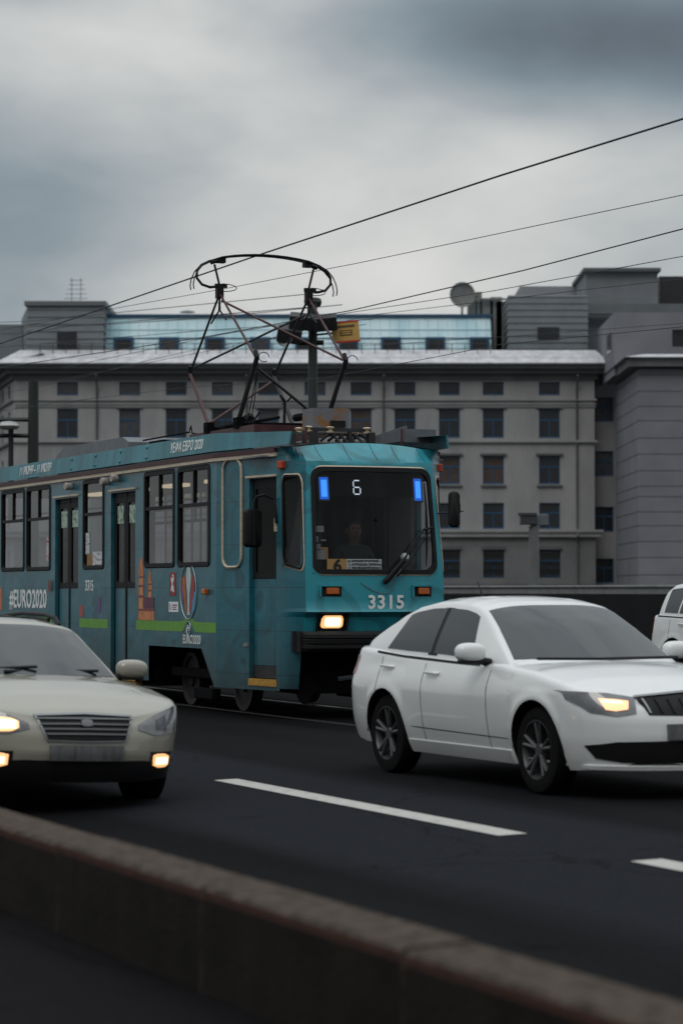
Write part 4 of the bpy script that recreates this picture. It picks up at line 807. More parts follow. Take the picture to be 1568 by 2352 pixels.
for y in (-.35,-.2,.25,.5): b_.box(X_-.03,X_+.03,y-.02,y+.03,3.3,3.40); b_.tube([(X_,y,3.3),(X_,y,3.45)],.03,8)
for x,y in ((X_,-.5),(X_+.1,-.28),(X_+.1,.5)): b_.box(x,x+.015,y-.04,y+.04,3.27,3.44); b_.box(x,x+.08,y-.05,y+.05,3.27,3.29)
for k in range(5): b_.tube([(X_-.1,-.1+.1*k,3.33),(X_-.05,.0+.1*k,3.42),(X_,.08+.1*k,3.36),(X_+.03,.12+.1*k,3.30)],.02,6)
b_.tube([(X_-.6,-.9,3.32),(X_-.1,-.55,3.34)],.035,8)
b_.build('roof_rack',M_DARK,tram)
for y in (-.30,-.02,.47):
    for x in (X_+.02,X_-.3):
        b_=MB(); b_.lathe([(.02,-.045),(.05,-.04),(.055,-.025),(.025,-.014),(.025,.006),(.05,.012),(.055,.025),(.03,.036),(0,.038)],14,Matrix.Translation((x,y,3.47))); b_.build('insulator',M_INS,tram,smooth=True)
for y in (-.62,.62):
    b_=MB(); b_.tube([(X2-.62,y,3.24),(X2-.62,y,3.45)],.016,7); b_.build('red_peg',M_MAROON,tram)
b_=MB(); b_.prism([(-30.5-S0,3.3),(-28.75-S0,3.32),(-28.75-S0,3.50),(-30.5-S0,3.36)],0,1,Matrix(((1,0,0,0),(0,0,.03,.72),(0,1,0,0),(0,0,0,1)))); b_.box(-28.77-S0,-28.72-S0,.72,1.12,3.3,3.46); b_.build('roof_cover',M_GREYP,tram)
# --- pantograph
pn=empty('pantograph',(-31.57-S0,0,0)); pn.parent=tram
PXo=-31.57-S0
def V(x,y,z): return Vector((x-S0-PXo,y,z))
b_=MB(); b_.box(V(-32.75,0,0).x,V(-30.35,0,0).x,-.62,-.54,3.48,3.58); b_.box(V(-32.75,0,0).x,V(-30.35,0,0).x,.54,.62,3.48,3.58)
for x in (-32.75,-30.43): b_.box(V(x,0,0).x,V(x,0,0).x+.08,-.54,.54,3.48,3.58)
b_.build('base_frame',M_MAROON,pn)
b_=MB(); b_.tube([V(-32.3,-.35,3.66),V(-30.2,-.35,3.66)],.022,7); b_.tube([V(-31.0,.2,3.72),V(-30.5,.2,3.72)],.05,8); b_.tube([V(-32.05,-.66,3.62),V(-32.05,.66,3.62)],.03,8); b_.tube([V(-30.95,-.66,3.62),V(-30.95,.66,3.62)],.03,8)
for x in (-32.05,-30.95):
    for y in (-.6,.6): b_.box(V(x-.07,0,0).x,V(x+.07,0,0).x,y-.05,y+.05,3.56,3.70)
b_.tube([V(-32.1,-.3,3.62),V(-31.6,-.2,3.74),V(-31.3,-.3,3.7)],[.06,.07,.05],8); b_.tube([V(-32.4,-.5,3.55),V(-32.7,-.6,3.6),V(-32.75,-.6,3.7),V(-32.8,-.6,3.64)],.01,5)
b_.build('spring_gear',M_UNDER,pn)
for sx,lab in ((-1,'rear'),(1,'front')):
    bx=-31.5+sx*.55; kx=-31.56+sx*1.24
    for y in (-.6,.6):
        b_=MB(); d_=(y<0)==(sx>0) or (sx>0)
        b_.tube([V(bx,y,3.66),V(kx,y,4.40)],[.034,.028] if d_ else [.026,.022],8); b_.build('lower_arm',M_DARK if d_ else M_MAROON,pn,smooth=True)
        b_=MB(); b_.tube([V(kx,y,4.40),V(-31.6+sx*.02,y*1.03,5.33)],[.017,.015],7); b_.build('upper_arm',M_MAROON if sx>0 else M_DARK,pn,smooth=True)
        b_=MB(); b_.tube([V(kx-.03*sx,y,4.32),V(kx+.02*sx,y,4.42),V(kx-.03*sx,y,4.5)],[.03,.034,.026],8)
        o=[V(kx+.0,y+.1+.07*math.cos(a),4.42+.06*math.sin(a)) for a in [2*PI*k/14 for k in range(13)]]; b_.tube(o,.006,5); b_.build('knee_joint',M_BLACK,pn,smooth=True)
b_=MB(); b_.tube([V(-31.58,-.60,5.25),V(-30.35,.58,4.42)],.015,7); b_.build('cross_brace',M_MAROON,pn,smooth=True)
b_=MB(); b_.tube([V(-31.6,.58,5.12),V(-32.72,-.57,4.47)],.015,7); b_.build('cross_brace',M_DARK,pn,smooth=True)
b_=MB(); b_.tube([V(-30.36,-.57,4.28),V(-30.98,.55,3.69)],.02,7); b_.build('cross_brace',M_DARK,pn,smooth=True)
b_=MB(); b_.tube([V(-32.06,-.57,3.70),V(-32.75,.57,4.33)],.018,7); b_.build('cross_brace',M_MAROON,pn,smooth=True)
b_=MB()
for dy in (-.02,.02): b_.tube([V(-30.5,-.52,4.25),V(-30.7,-.50+dy,3.9),V(-30.9,-.48+dy,3.6),V(-30.95,-.4,3.45)],.007,5)
b_.tube([V(-30.9,-.05,4.0),V(-30.95,.03,3.92),V(-30.95,.02,3.6)],[.01,.022,.02],6); b_.tube([V(-30.9,.12,4.0),V(-30.95,.06,3.92)],.012,5); b_.tube([V(-31.2,-.35,3.6),V(-31.1,-.25,3.8)],.014,5)
b_.build('rope_and_hook',M_BLACK,pn)
for sg in (-1,1):
    b_=MB(); y=.62*sg; b_.box(V(-31.64,0,0).x,V(-31.56,0,0).x,y-.045,y+.045,5.28,5.44); b_.box(V(-31.62,0,0).x,V(-31.58,0,0).x,y-.06,y+.10,5.42,5.47)
    o=[V(-31.5,y+.2*abs(math.cos(a))*1.0,5.41+.05*math.sin(a)) for a in [PI*k/8-PI/2 for k in range(9)]]; b_.tube(o,.006,5)
    for sx in (-1,1): b_.tube([V(-31.6,y*1.0,5.3),V(-31.6+sx*.02,y*1.0,5.12),V(-31.6+sx*.28,y*1.02,4.98)],.012,6)
    b_.build('head_joint',M_BLACK,pn)
    b_=MB(); b_.tube([V(-31.6,y,5.45),V(-31.6,.70*sg-.01*sg,5.72)],.015,7)
    pts=[V(-31.6,y-.02*sg,5.44),V(-31.6,.75*sg,5.42),V(-31.6,.86*sg,5.45),V(-31.6,.93*sg,5.53),V(-31.6,.93*sg,5.62),V(-31.6,.87*sg,5.70),V(-31.6,.76*sg,5.755),V(-31.6,.62*sg,5.79)]
    b_.tube(pts,.018,8); b_.tube([V(-31.6,.74*sg,5.74),V(-31.6,.56*sg,5.80)],.032,6); b_.box(V(-31.65,0,0).x,V(-31.55,0,0).x,.60*sg-.05,.60*sg+.05,5.74,5.80)
    b_.build('horn_bracket',M_BLACK,pn,smooth=True)
for dx in (-.06,.06):
    b_=MB(); hp=[(0,5.865),(.15,5.862),(.3,5.852),(.45,5.835),(.6,5.81),(.75,5.765),(.86,5.705),(.94,5.62),(.985,5.52),(1.0,5.44),(.99,5.38)]; hh_=[(-a,b) for a,b in hp[:0:-1]]+hp
    b_.tube([V(-31.6+dx,y,z) for y,z in hh_],[.008 if abs(y)>.66 else (.012 if dx<0 else .014) for y,z in hh_],7); b_.build('collector_strip',M_BLACK,pn,smooth=True)
# --- driver
def skinned(name,jo,bo,mt,par,sub=2,root=0):
    me=bpy.data.meshes.new(name); me.from_pydata([j[:3] for j in jo],[(a,b) for a,b in bo],[]); o=bpy.data.objects.new(name,me); C.objects.link(o)
    o.modifiers.new('skin','SKIN'); s_=o.modifiers.new('sub','SUBSURF'); s_.levels=sub; s_.render_levels=sub
    for i,j in enumerate(jo):
        r=j[3] if isinstance(j[3],tuple) else (j[3],j[3]); me.skin_vertices[0].data[i].radius=r; me.skin_vertices[0].data[i].use_root=(i==root)
    dg=bpy.context.evaluated_depsgraph_get(); m2=bpy.data.meshes.new_from_object(o.evaluated_get(dg)); bpy.data.objects.remove(o)
    m2.materials.clear(); m2.materials.append(mt); m2.shade_smooth(); q=bpy.data.objects.new(name,m2); C.objects.link(q); q.parent=par; return q
M_SKIN=mat('skin',(.17,.09,.065),.55,var=.12,vs=20); M_JKT=mat('driver_jacket',(.013,.024,.025),.85,var=.3,vs=12); M_HAIR=mat('dark_hair',(.012,.010,.009),.6)
dr=empty('person',tram.location,tram.rotation_euler.z); tag(dr,'tram driver in a dark green jacket seated behind the windscreen','person')
dx,dy=X1-.28,.03
J=[(dx-.1,dy,1.30,.14),(dx-.08,dy,1.5,.15),(dx-.05,dy,1.72,.15),(dx-.03,dy,1.92,.13),(dx-.02,dy,2.04,.064),(dx,dy,2.10,.064),   # 0-5 spine neck
   (dx+.015,dy,2.17,(.092,.088)),(dx+.015,dy,2.25,(.100,.092)),(dx+.005,dy,2.32,.066)]
Bn=[(i,i+1) for i in range(8)]
def arm(sg):
    b0=len(J); J.extend([(dx-.03,dy+sg*.17,1.93,.066),(dx,dy+sg*.25,1.72,.052),(dx+.16,dy+sg*.24,1.60,.044),(dx+.38,dy+sg*.14,1.68,.032),(dx+.43,dy+sg*.13,1.70,(.036,.020))])
    Bn.extend([(3,b0),(b0,b0+1),(b0+1,b0+2),(b0+2,b0+3),(b0+3,b0+4)])
    for k in range(4):
        j=len(J); o=(k-1.5)*.019; ln=(.065,.075,.07,.055)[k]; J.extend([(dx+.45,dy+sg*.13+o,1.705,.0085),(dx+.45+ln*.6,dy+sg*.13+o*1.15,1.70,.0085),(dx+.45+ln*.9,dy+sg*.13+o*1.15,1.68,.0075)]); Bn.extend([(b0+4,j),(j,j+1),(j+1,j+2)])
    j=len(J); J.extend([(dx+.42,dy+sg*.13-sg*.04,1.705,.010),(dx+.46,dy+sg*.13-sg*.055,1.70,.009)]); Bn.extend([(b0+4,j),(j,j+1)])
def leg(sg):
    b0=len(J); J.extend([(dx-.05,dy+sg*.11,1.27,.09),(dx+.36,dy+sg*.13,1.30,.072),(dx+.40,dy+sg*.13,1.02,.05),(dx+.50,dy+sg*.13,.98,.04)]); Bn.extend([(0,b0),(b0,b0+1),(b0+1,b0+2),(b0+2,b0+3)])
arm(-1);arm(1);leg(-1);leg(1)
skinned('body',J,Bn,M_SKIN,dr)
J2=[(dx-.1,dy,1.28,(.17,.18)),(dx-.08,dy,1.5,(.165,.19)),(dx-.05,dy,1.76,(.16,.2)),(dx-.03,dy,1.95,(.12,.15)),(dx-.02,dy,2.06,.082)]
B2=[(0,1),(1,2),(2,3),(3,4)]
for sg in (-1,1):
    b0=len(J2); J2.extend([(dx-.03,dy+sg*.17,1.98,.088),(dx,dy+sg*.27,1.76,.072),(dx+.16,dy+sg*.25,1.60,.06),(dx+.36,dy+sg*.145,1.67,.046)]); B2.extend([(3,b0),(b0,b0+1),(b0+1,b0+2),(b0+2,b0+3)])
skinned('jacket',J2,B2,M_JKT,dr)
b_=MB(); b_.grid(lambda u,v:Vector((dx-.012+.098*math.cos(v*2*PI)*math.sin(u*1.75)-.01,dy+.092*math.sin(v*2*PI)*math.sin(u*1.75),2.27+.105*math.cos(u*1.75)))if True else 0,8,20); b_.build('hair',M_HAIR,dr,smooth=True)
b_=MB(); b_.tube([(dx+.09,dy,2.25),(dx+.118,dy,2.205),(dx+.10,dy,2.195)],[.009,.016,.012],6)
for s_ in (-1,1): b_.add(*(lambda q:(q.v,q.f))(MB().lathe([(0,-.03),(.012,-.025),(.014,0),(.010,.025),(0,.03)],8,Matrix.Translation((dx+.01,dy+s_*.093,2.22)))))
b_.build('nose_and_ears',M_SKIN,dr,smooth=True)
b_=MB()
for s_ in (-1,1): b_.tube([(dx+.098,dy+s_*.018,2.246),(dx+.092,dy+s_*.05,2.246)],.0065,6); b_.tube([(dx+.102,dy+s_*.015,2.268),(dx+.092,dy+s_*.055,2.268)],.004,5)
b_.tube([(dx+.096,dy-.028,2.158),(dx+.104,dy,2.160),(dx+.096,dy+.028,2.158)],.005,5); b_.build('eyes_and_mouth',mat('face_dark',(.06,.02,.018),.5),dr)
# ================================================================== CARS (local: x forward, y left, z up)
M_CW=mat('white_car_paint',(.66,.67,.67),.28,coat=.8,var=.03,vs=2); M_CB=mat('beige_car_paint',(.26,.25,.205),.28,coat=.8,var=.04,vs=2)
M_CG=mat('car_glass',(.009,.016,.020),.10,spec=.5); M_CP=mat('black_plastic',(.007,.007,.008),.55,var=.2,vs=10,spec=.25); M_CHR=mat('chrome',(.22,.225,.23),.2,1)
M_TYRE=mat('tyre',(.006,.006,.006),.9,var=.3,vs=8,spec=.12); M_RIM=mat('alloy',(.085,.088,.092),.42,.6,var=.2,vs=6); M_LENS=mat('headlamp_lens',(.13,.135,.145),.08,coat=1,var=.6,vs=6)
M_GLOW=mat('headlamp_glow',(.8,.6,.4),.3,emit=(1,.45,.17),es=1.1); M_GLOWC=mat('headlamp_core',(.9,.8,.6),.3,emit=(1,.80,.50),es=2.0)
M_PLATE=mat('number_plate',(.13,.13,.135),.5,col2=(.05,.05,.055),vs=18,stretch=(1,1,.2)); M_REDL=mat('tail_lamp',(.22,.012,.01),.2,coat=1)
def make_car(root,S,paint):
    Lc,W2=S['L'],S['W']/2; uf,nf,ur,nr=S['uf'],S['nf'],S['ur'],S['nr']; R_=S['R']; ax=S['axles']
    def hw(u):
        w=W2*(1-.035*((u-Lc*.52)/(Lc*.5))**2)
        if u<uf: w*=max(0,1-max(0,1-u/uf)**nf)**(1/nf)
        if u>Lc-ur: w*=max(0,1-max(0,(u-(Lc-ur))/ur)**nr)**(1/nr)
        return w
    gt=S.get('g',[(.15,.85),(.28,.925),(.42,.97),(.56,.992),(.68,1.0),(.76,.995),(.83,.97),(.90,.935),(1.1,.89)])
    g_=lambda z:lerp(gt,z)
    zs=lambda u:lerp(S['zs'],u); zc=lambda u:lerp(S['zc'],u)
    def zb(u):
        z=lerp(S['zb'],u)
        for a in ax:
            d=abs(u-a)
            if d<R_: z=max(z,S['wr']+math.sqrt(R_*R_-d*d)*1.0)
        return z
    def xo(u,z):
        f=max(0,1-u/uf)**1.5; r=max(0,(u-(Lc-ur))/ur)**1.5
        return Lc/2-u-lerp(S['fo'],z)*f+lerp(S['ro'],z)*r
    def flare(u,z):
        k=0
        for a in ax:
            d=math.hypot(u-a,z-S['wr']); k=max(k,math.exp(-((d-R_-.015)/.05)**2)*.014)
        return k
    def sidep(u,z,sg=1,d=0): 
        y=hw(u)*g_(z)+flare(u,z)*(hw(u)>.5); return Vector((xo(u,z),sg*(y+d),z))
    us=set()
    for i in range(15): q=i/15; us.add(round(uf*(1-(1-q**nf)**(1/nf)),4)); us.add(round(Lc-ur*(1-(1-q**nr)**(1/nr)),4))
    for a in ax:
        for k in range(0,19): us.add(round(a+R_*math.cos(PI*k/18),4)); 
        us.add(round(a+R_+.001,4)); us.add(round(a-R_-.001,4))
    for k in range(int(Lc/.13)): us.add(round(.2+.13*k,4))
    us=sorted(u for u in us if 0<=u<=Lc)
    u2=[us[0]]
    for u in us[1:]:
        if u-u2[-1]>.0008: u2.append(u)
    us=u2
    nS=12
    def section(u):
        pts=[]; a,b=zb(u),zs(u); rd=.05
        for j in range(nS+1): z=a+(b-rd-a)*j/nS; pts.append(sidep(u,z))
        yt=pts[-1].y; 
        for f,dz in ((.985,.6),(.955,.88)): pts.append(Vector((xo(u,b),yt*f,b-rd+rd*dz)))
        for f in (.90,.8,.65,.45,.22,0): pts.append(Vector((xo(u,b)+0*f,yt*f,b+(zc(u)-b)*(1-(f/.9)**2)**.8 if f<.9 else b)))
        return pts
    mb=MB(); secs=[section(u) for u in us]; m_=len(secs[0])
    full=[[Vector((p.x,-p.y,p.z)) for p in s_[:-1]]+s_[::-1] for s_ in secs]; 
    nn_=len(full[0]); mb.add([p for s_ in full for p in s_],[(i*nn_+j,(i+1)*nn_+j,(i+1)*nn_+j+1,i*nn_+j+1) for i in range(len(full)-1) for j in range(nn_-1)])
    body=mb.build('body',paint,root,smooth=45)
    # floor
    mb=MB(); zf=.24; mb.prism([(Lc/2-.35,-W2*.8),(Lc/2-.35,W2*.8),(-Lc/2+.3,W2*.8),(-Lc/2+.3,-W2*.8)],zf,zf+.06); mb.build('underbody',M_CP,root)
    # --- greenhouse
    gz=S['roof']; g0,g1=gz[0][0],gz[-1][0]; wf=lambda u:max(0,1-(u-g0)/S['wfl']); wr=lambda u:max(0,1-(g1-u)/S['wrl'])
    def gh(u):
        yb=hw(u)*g_(zs(u))-.035; zb_=zs(u)-.015; zt=max(zb_+.002,lerp(gz,u)); h=zt-zb_; c=S['crn']*min(1,h/.3); ys=yb-S['tum']*max(0,h-c)-.01
        return yb,zb_,zt,h,c,ys
    def gx(u,y): return Lc/2-u-S['bf']*(abs(y)/.75)**2*wf(u)+S['br']*(abs(y)/.75)**2*wr(u)
    def gside(u,v,sg,d=0):
        yb,zb_,zt,h,c,ys=gh(u); y=yb+(ys-yb)*v**1.25+d; return Vector((gx(u,y),sg*y,zb_+(h-c)*v))
    def gtop(u,f,d=0):
        yb,zb_,zt,h,c,ys=gh(u); y=ys*f; return Vector((gx(u,y),y,zt-c*abs(f)**3.5))
    gus=sorted({g0+(g1-g0)*k/44 for k in range(45)}|{a for a,_ in gz})
    mb=MB(); rows=[]
    for u in gus:
        s_=[gside(u,v,1) for v in (0,.15,.3,.5,.7,.85,.95)]; yb,zb_,zt,h,c,ys=gh(u)
        s_+=[gtop(u,f)+(Vector((0,0,-.004)) if f>.97 else Vector()) for f in (.995,.97,.92,.8,.6,.35,0)]
        rows.append([Vector((p.x,-p.y,p.z)) for p in s_[:-1]]+s_[::-1])
    nn_=len(rows[0]); mb.add([p for s_ in rows for p in s_],[(i*nn_+j,(i+1)*nn_+j,(i+1)*nn_+j+1,i*nn_+j+1) for i in range(len(rows)-1) for j in range(nn_-1)])
    for r_ in (rows[0],rows[-1]): mb.add(r_,[tuple(range(nn_))])
    mb.build('roof_and_pillars',paint,root,smooth=50)
    def patch(mbx,P,n,m,d=.005,t=.02,ref=None):
        ref=ref or Vector((0,0,.6)); G=[[P(i/n,j/m) for j in range(m+1)] for i in range(n+1)]; top=[];bot=[]
        for i in range(n+1):
            for j in range(m+1):
                a=G[min(i+1,n)][j]-G[max(i-1,0)][j]; b=G[i][min(j+1,m)]-G[i][max(j-1,0)]; q=a.cross(b)
                if q.length<1e-9: q=G[i][j]-ref
                q.normalize()
                if q.dot(G[i][j]-ref)<0: q=-q
                top.append(G[i][j]+q*d); bot.append(G[i][j]-q*t)
        K=(n+1)*(m+1); g2=lambda i,j:i*(m+1)+j
        fs=[(g2(i,j),g2(i+1,j),g2(i+1,j+1),g2(i,j+1)) for i in range(n) for j in range(m)]
        per=[g2(i,0) for i in range(n)]+[g2(n,j) for j in range(m)]+[g2(i,m) for i in range(n,0,-1)]+[g2(0,j) for j in range(m,0,-1)]
        fs+=[(per[k],per[(k+1)%len(per)],K+per[(k+1)%len(per)],K+per[k]) for k in range(len(per))]
        mbx.add(top+bot,fs)
    w0,w1=S['ws']; 
    mb=MB(); patch(mb,lambda a,b:gtop(w0+(w1-w0)*b,(-1+2*a)*(.955-.02*b)),20,14,.004); mb.build('windscreen',M_CG,root,smooth=40)
    r0,r1=S['rw']; mb=MB(); patch(mb,lambda a,b:gtop(r0+(r1-r0)*b,(-1+2*a)*.93),16,8,.004); mb.build('rear_window',M_CG,root,smooth=40)
    for sg in (-1,1):
        for (ua,ub,va,vb,s0,s1) in S['sw']:   # s0,s1: slant of front/rear edge
            mb=MB(); patch(mb,lambda a,b:gside(ua+(ub-ua)*a+(s0*(1-a)+s1*a)*b,va+(vb-va)*b,sg),12,6,.005); mb.build('side_window',M_CG,root,smooth=40)
        for u in S['doors']:
            mb=MB()
            for k in range(14):
                z0=max(zb(u),.25)+(zs(u)-.05-max(zb(u),.25))*k/14; z1=max(zb(u),.25)+(zs(u)-.05-max(zb(u),.25))*(k+1)/14
                mb.add([sidep(u-.004,z0,sg,.0012),sidep(u+.004,z0,sg,.0012),sidep(u+.004,z1,sg,.0012),sidep(u-.004,z1,sg,.0012)],[(0,1,2,3)])
            mb.build('door_seam',M_CP,root,norm=False)
        mb=MB(); patch(mb,lambda a,b:gside(S['sw'][0][1]-.05+.16*a,.06+.85*b,sg),2,6,.002); mb.build('centre_pillar_trim',M_CP,root,smooth=True)
        mb=MB(); patch(mb,lambda a,b:sidep(ax[0]+R_+.06+(ax[1]-ax[0]-2*R_-.12)*a,.385+.006*b+.02*a,sg),24,1,.0015,.0); mb.build('lower_crease',M_CP,root)
        for u in S['handles']:
            z=zs(u)-.12; p=sidep(u,z,sg,.0); mb=MB(); mb.tube([p+Vector((.10,0,0)),p+Vector((.085,sg*.03,0)),p+Vector((-.08,sg*.032,.005)),p+Vector((-.10,0,.005))],.013,8); mb.build('door_handle',paint,root,smooth=True)
        mb=MB(); ra,rb_=ax[0]+R_+.03,ax[1]-R_-.03
        if S.get('sill'): patch(mb,lambda a,b:sidep(ra+(rb_-ra)*a,lerp(S['zb'],2)+.10*b,sg),20,2,.012,.01); mb.build('sill',paint if S['sill']==1 else M_CP,root,smooth=True)
        mb=MB(); patch(mb,lambda a,b:sidep(S['sw'][0][0]-.05+(S['sw'][-1][1]-S['sw'][0][0]+.1)*a,zs(S['sw'][0][0]+(S['sw'][-1][1]-S['sw'][0][0])*a)-.012-.018*b,sg,-.022),20,1,.022,.0); mb.build('belt_trim',M_CP,root)
        # mirror
        u,z=S['mir']; yb=hw(u)*g_(zs(u)); c=Vector((Lc/2-u,sg*(yb+.13),z)); mb=MB()
        def ms(a,b,c=c,sg=sg):
            th=PI*a; ph=2*PI*b; e=lambda v,p:math.copysign(abs(v)**p,v); x=.075*e(math.sin(th),.7)*e(math.cos(ph),.8); yy=-.125*e(math.cos(th),.75); zz=.075*e(math.sin(th),.7)*e(math.sin(ph),.8)
            return c+Vector((x-.03*sg*0,sg*yy*-1,zz))
        mb.grid(lambda a,b:ms(a,b),14,18); 
        mr=mb.build('mirror',paint,root,smooth=60)
        mb=MB(); mb.tube([c+Vector((.0,-sg*.08,-.06)),c+Vector((.01,-sg*.17,-.085))],[.03,.04],8); mb.box(c.x-.05,c.x+.05,*sorted((c.y-sg*.1,c.y+sg*.09)),c.z-.085,c.z-.055); mb.build('mirror_base',M_CP,mr,bevel=.01)
    # wheels
    for a in ax:
        for sg in (-1,1):
            yo=sg*(W2*.985-.02); M=Matrix.Translation((Lc/2-a,yo,S['wr']))@Matrix.Rotation(-PI/2*sg,4,'X'); r=S['wr']
            mb=MB(); mb.lathe([(r*.66,.0),(r*.68,-.01),(r*.80,.0),(r*.95,-.01),(r*.99,-.035),(r,-.06),(r,-.15),(r*.98,-.18),(r*.9,-.2),(r*.6,-.2)],40,M); wl=mb.build('wheel',M_TYRE,root,smooth=40)
            mb=MB(); mb.lathe([(r*.69,-.004),(r*.66,-.004),(r*.62,-.03),(r*.6,-.16),(0,-.165)],36,M); mb.build('rim',M_RIM if not S.get('dark') else M_CP,wl,smooth=40)
            mb=MB(); mb.lathe([(0,-.018),(r*.14,-.018),(r*.17,-.03),(r*.17,-.06)],20,M)
            for k in range(S.get('spokes',5)):
                for dd in (-.055,.055):
                    aa=2*PI*k/S.get('spokes',5)+.3; p0=Vector((r*.12*math.cos(aa),r*.12*math.sin(aa),-.035)); p1=Vector((r*.64*math.cos(aa+dd*3),r*.64*math.sin(aa+dd*3),-.014)); mb.tube([M@p0,M@p1],[r*.06,r*.05],6)
            mb.build('spokes',M_RIM,wl,smooth=True)
            mb=MB(); yi=W2*.4
            vs=[];n=20
            for k in range(n+1):
                th=PI*k/n; cx=Lc/2-a+(R_+.002)*math.cos(th); cz=S['wr']+(R_+.002)*math.sin(th); vs+= [(cx,sg*(W2*.955),cz),(cx,sg*yi,cz)]
            mb.add(vs,[(2*k,2*k+1,2*k+3,2*k+2) for k in range(n)]); mb.add([(Lc/2-a+(R_)*math.cos(PI*k/n),sg*yi,S['wr']+(R_)*math.sin(PI*k/n)) for k in range(n+1)],[tuple(range(n+1))]); mb.build('wheel_arch_liner',M_CP,root,norm=False)
    # front projection helper: y,z -> point on nose
    def fp(y,z):
        a,b=0.,uf*1.6; t=abs(y)
        if hw(b)*g_(z)<t: b=uf*3
        for _ in range(30):
            m=(a+b)/2
            if hw(m)*g_(z)<t: a=m
            else: b=m
        p=sidep(b,z,1); return Vector((p.x,y,z))
    def fpatch(name,m,top,bot,n=16,mm=4,d=.006,t=.02,par=root):
        def P(a,b):
            def on(pl,a):
                k=a*(len(pl)-1); i=min(int(k),len(pl)-2); f=k-i; return (pl[i][0]*(1-f)+pl[i+1][0]*f,pl[i][1]*(1-f)+pl[i+1][1]*f)
            t_=on(top,a); q=on(bot,a); return fp(q[0]+(t_[0]-q[0])*b,q[1]+(t_[1]-q[1])*b)
        mbx=MB(); patch(mbx,P,n,mm,d,t); return mbx.build(name,m,par,smooth=35)
    return dict(fp=fp,fpatch=fpatch,sidep=sidep,gtop=gtop,gside=gside,patch=patch,zs=zs,zc=zc,hw=hw,xo=xo,body=body,L=Lc)
# ---- white sedan
def place(B,s_front,Lc,yaw,roll,z=0,back=False):
    c=W(s_front-Lc/2*math.cos(yaw),B,z)
    return empty('x',c,math.atan2(AX.y,AX.x)+yaw,roll)
SED=dict(L=4.48,W=1.73,uf=.62,nf=2.5,ur=.5,nr=2.7,R=.375,wr=.325,axles=(.92,3.46),
 zs=[(0,.70),(.15,.745),(.5,.83),(1.0,.90),(1.5,.945),(2.2,.955),(3.2,.985),(3.8,1.02),(4.3,1.04),(4.48,1.02)],
 zc=[(0,.70),(.12,.76),(.4,.855),(.9,.935),(1.4,.985),(2,1.0),(3.8,1.05),(4.3,1.07),(4.48,1.02)],
 zb=[(0,.30),(.2,.22),(.5,.20),(1.4,.20),(3.0,.21),(4.0,.24),(4.48,.34)],
 fo=[(.2,.05),(.3,.02),(.45,0),(.58,.015),(.66,.06),(.74,.13),(.8,.20)],ro=[(.2,.06),(.45,0),(.7,.03),(.9,.10),(1.05,.16)],
 roof=[(1.20,.955),(1.45,1.08),(1.8,1.255),(2.1,1.375),(2.25,1.42),(2.45,1.448),(2.75,1.462),(3.05,1.455),(3.35,1.415),(3.6,1.345),(3.85,1.24),(4.1,1.115),(4.25,1.05)],
 wfl=1.3,wrl=1.0,bf=.30,br=.14,crn=.055,tum=.42,ws=(1.27,2.14),rw=(3.42,4.12),
 sw=[(1.92,2.74,.10,.90,.25,0),(2.80,3.68,.10,.90,0,-.24)],doors=(1.66,2.77,3.60),handles=(2.6,3.45),sill=1,mir=(1.78,1.03),spokes=5)
wc=place(9.60,-16.37,4.48,R(2),0); wc.name='sedan_car'; tag(wc,'white sedan with lit headlamp, driving in front of the tram','car')
k=make_car(wc,SED,M_CW)
for sg in (-1,1):
    s=sg
    f=k['fpatch']('headlight',M_LENS,[(s*.45,.735),(s*.62,.765),(s*.78,.775),(s*.838,.778)],[(s*.47,.62),(s*.6,.60),(s*.74,.625),(s*.832,.715)],18,5)
    k['fpatch']('headlight_glow',M_GLOW,[(s*.50,.708),(s*.60,.722),(s*.69,.728)],[(s*.52,.650),(s*.60,.638),(s*.66,.648)],8,3,.010,.01,f); k['fpatch']('headlight_core',M_GLOWC,[(s*.55,.704),(s*.67,.714)],[(s*.55,.690),(s*.67,.699)],6,2,.014,.01,f)
g=k['fpatch']('grille',M_CP,[(-.43,.725),(0,.755),(.43,.725)],[(-.38,.61),(0,.60),(.38,.61)],20,5,.008)
for q in range(9): k['fpatch']('grille_bar',M_CHR if q in (0,8) else M_CP,[(-.40+.1*q-.008,.72),(-.40+.1*q+.008,.72)],[(-.37+.0925*q-.008,.62),(-.37+.0925*q+.008,.62)],1,4,.018,.01,g)
k['fpatch']('grille_trim',M_CHR,[(-.45,.745),(0,.776),(.45,.745)],[(-.45,.732),(0,.762),(.45,.732)],20,1,.014)
k['fpatch']('lower_grille',M_CP,[(-.76,.39),(-.60,.42),(0,.43),(.60,.42),(.76,.39)],[(-.70,.30),(-.55,.27),(0,.26),(.55,.27),(.70,.30)],20,4); k['fpatch']('number_plate',M_PLATE,[(-.26,.545),(.26,.545)],[(-.26,.435),(.26,.435)],10,2,.022,.02)
k['fpatch']('bumper_lip',M_CW,[(-.78,.255),(0,.245),(.78,.255)],[(-.76,.225),(0,.215),(.76,.225)],24,1,.02)
for sg in (-1,1):
    mb=MB(); k['patch'](mb,lambda a,b:k['sidep'](4.10+.33*a,.80+.16*b,sg),8,4,.005); mb.build('tail_light',M_REDL,wc,smooth=True)
mb=MB(); p=k['gtop'](3.3,0); mb.tube([p,p+Vector((-.12,0,.16))],[.012,.004],6); mb.build('aerial',M_CP,wc)
mb=MB()
for sg in (-1,1): mb.tube([(2.24-1.22-.0,sg*.0-.1,.985),(2.24-1.28,sg*.62,.99),],.012,5)
mb.build('windscreen_wiper',M_CP,wc)
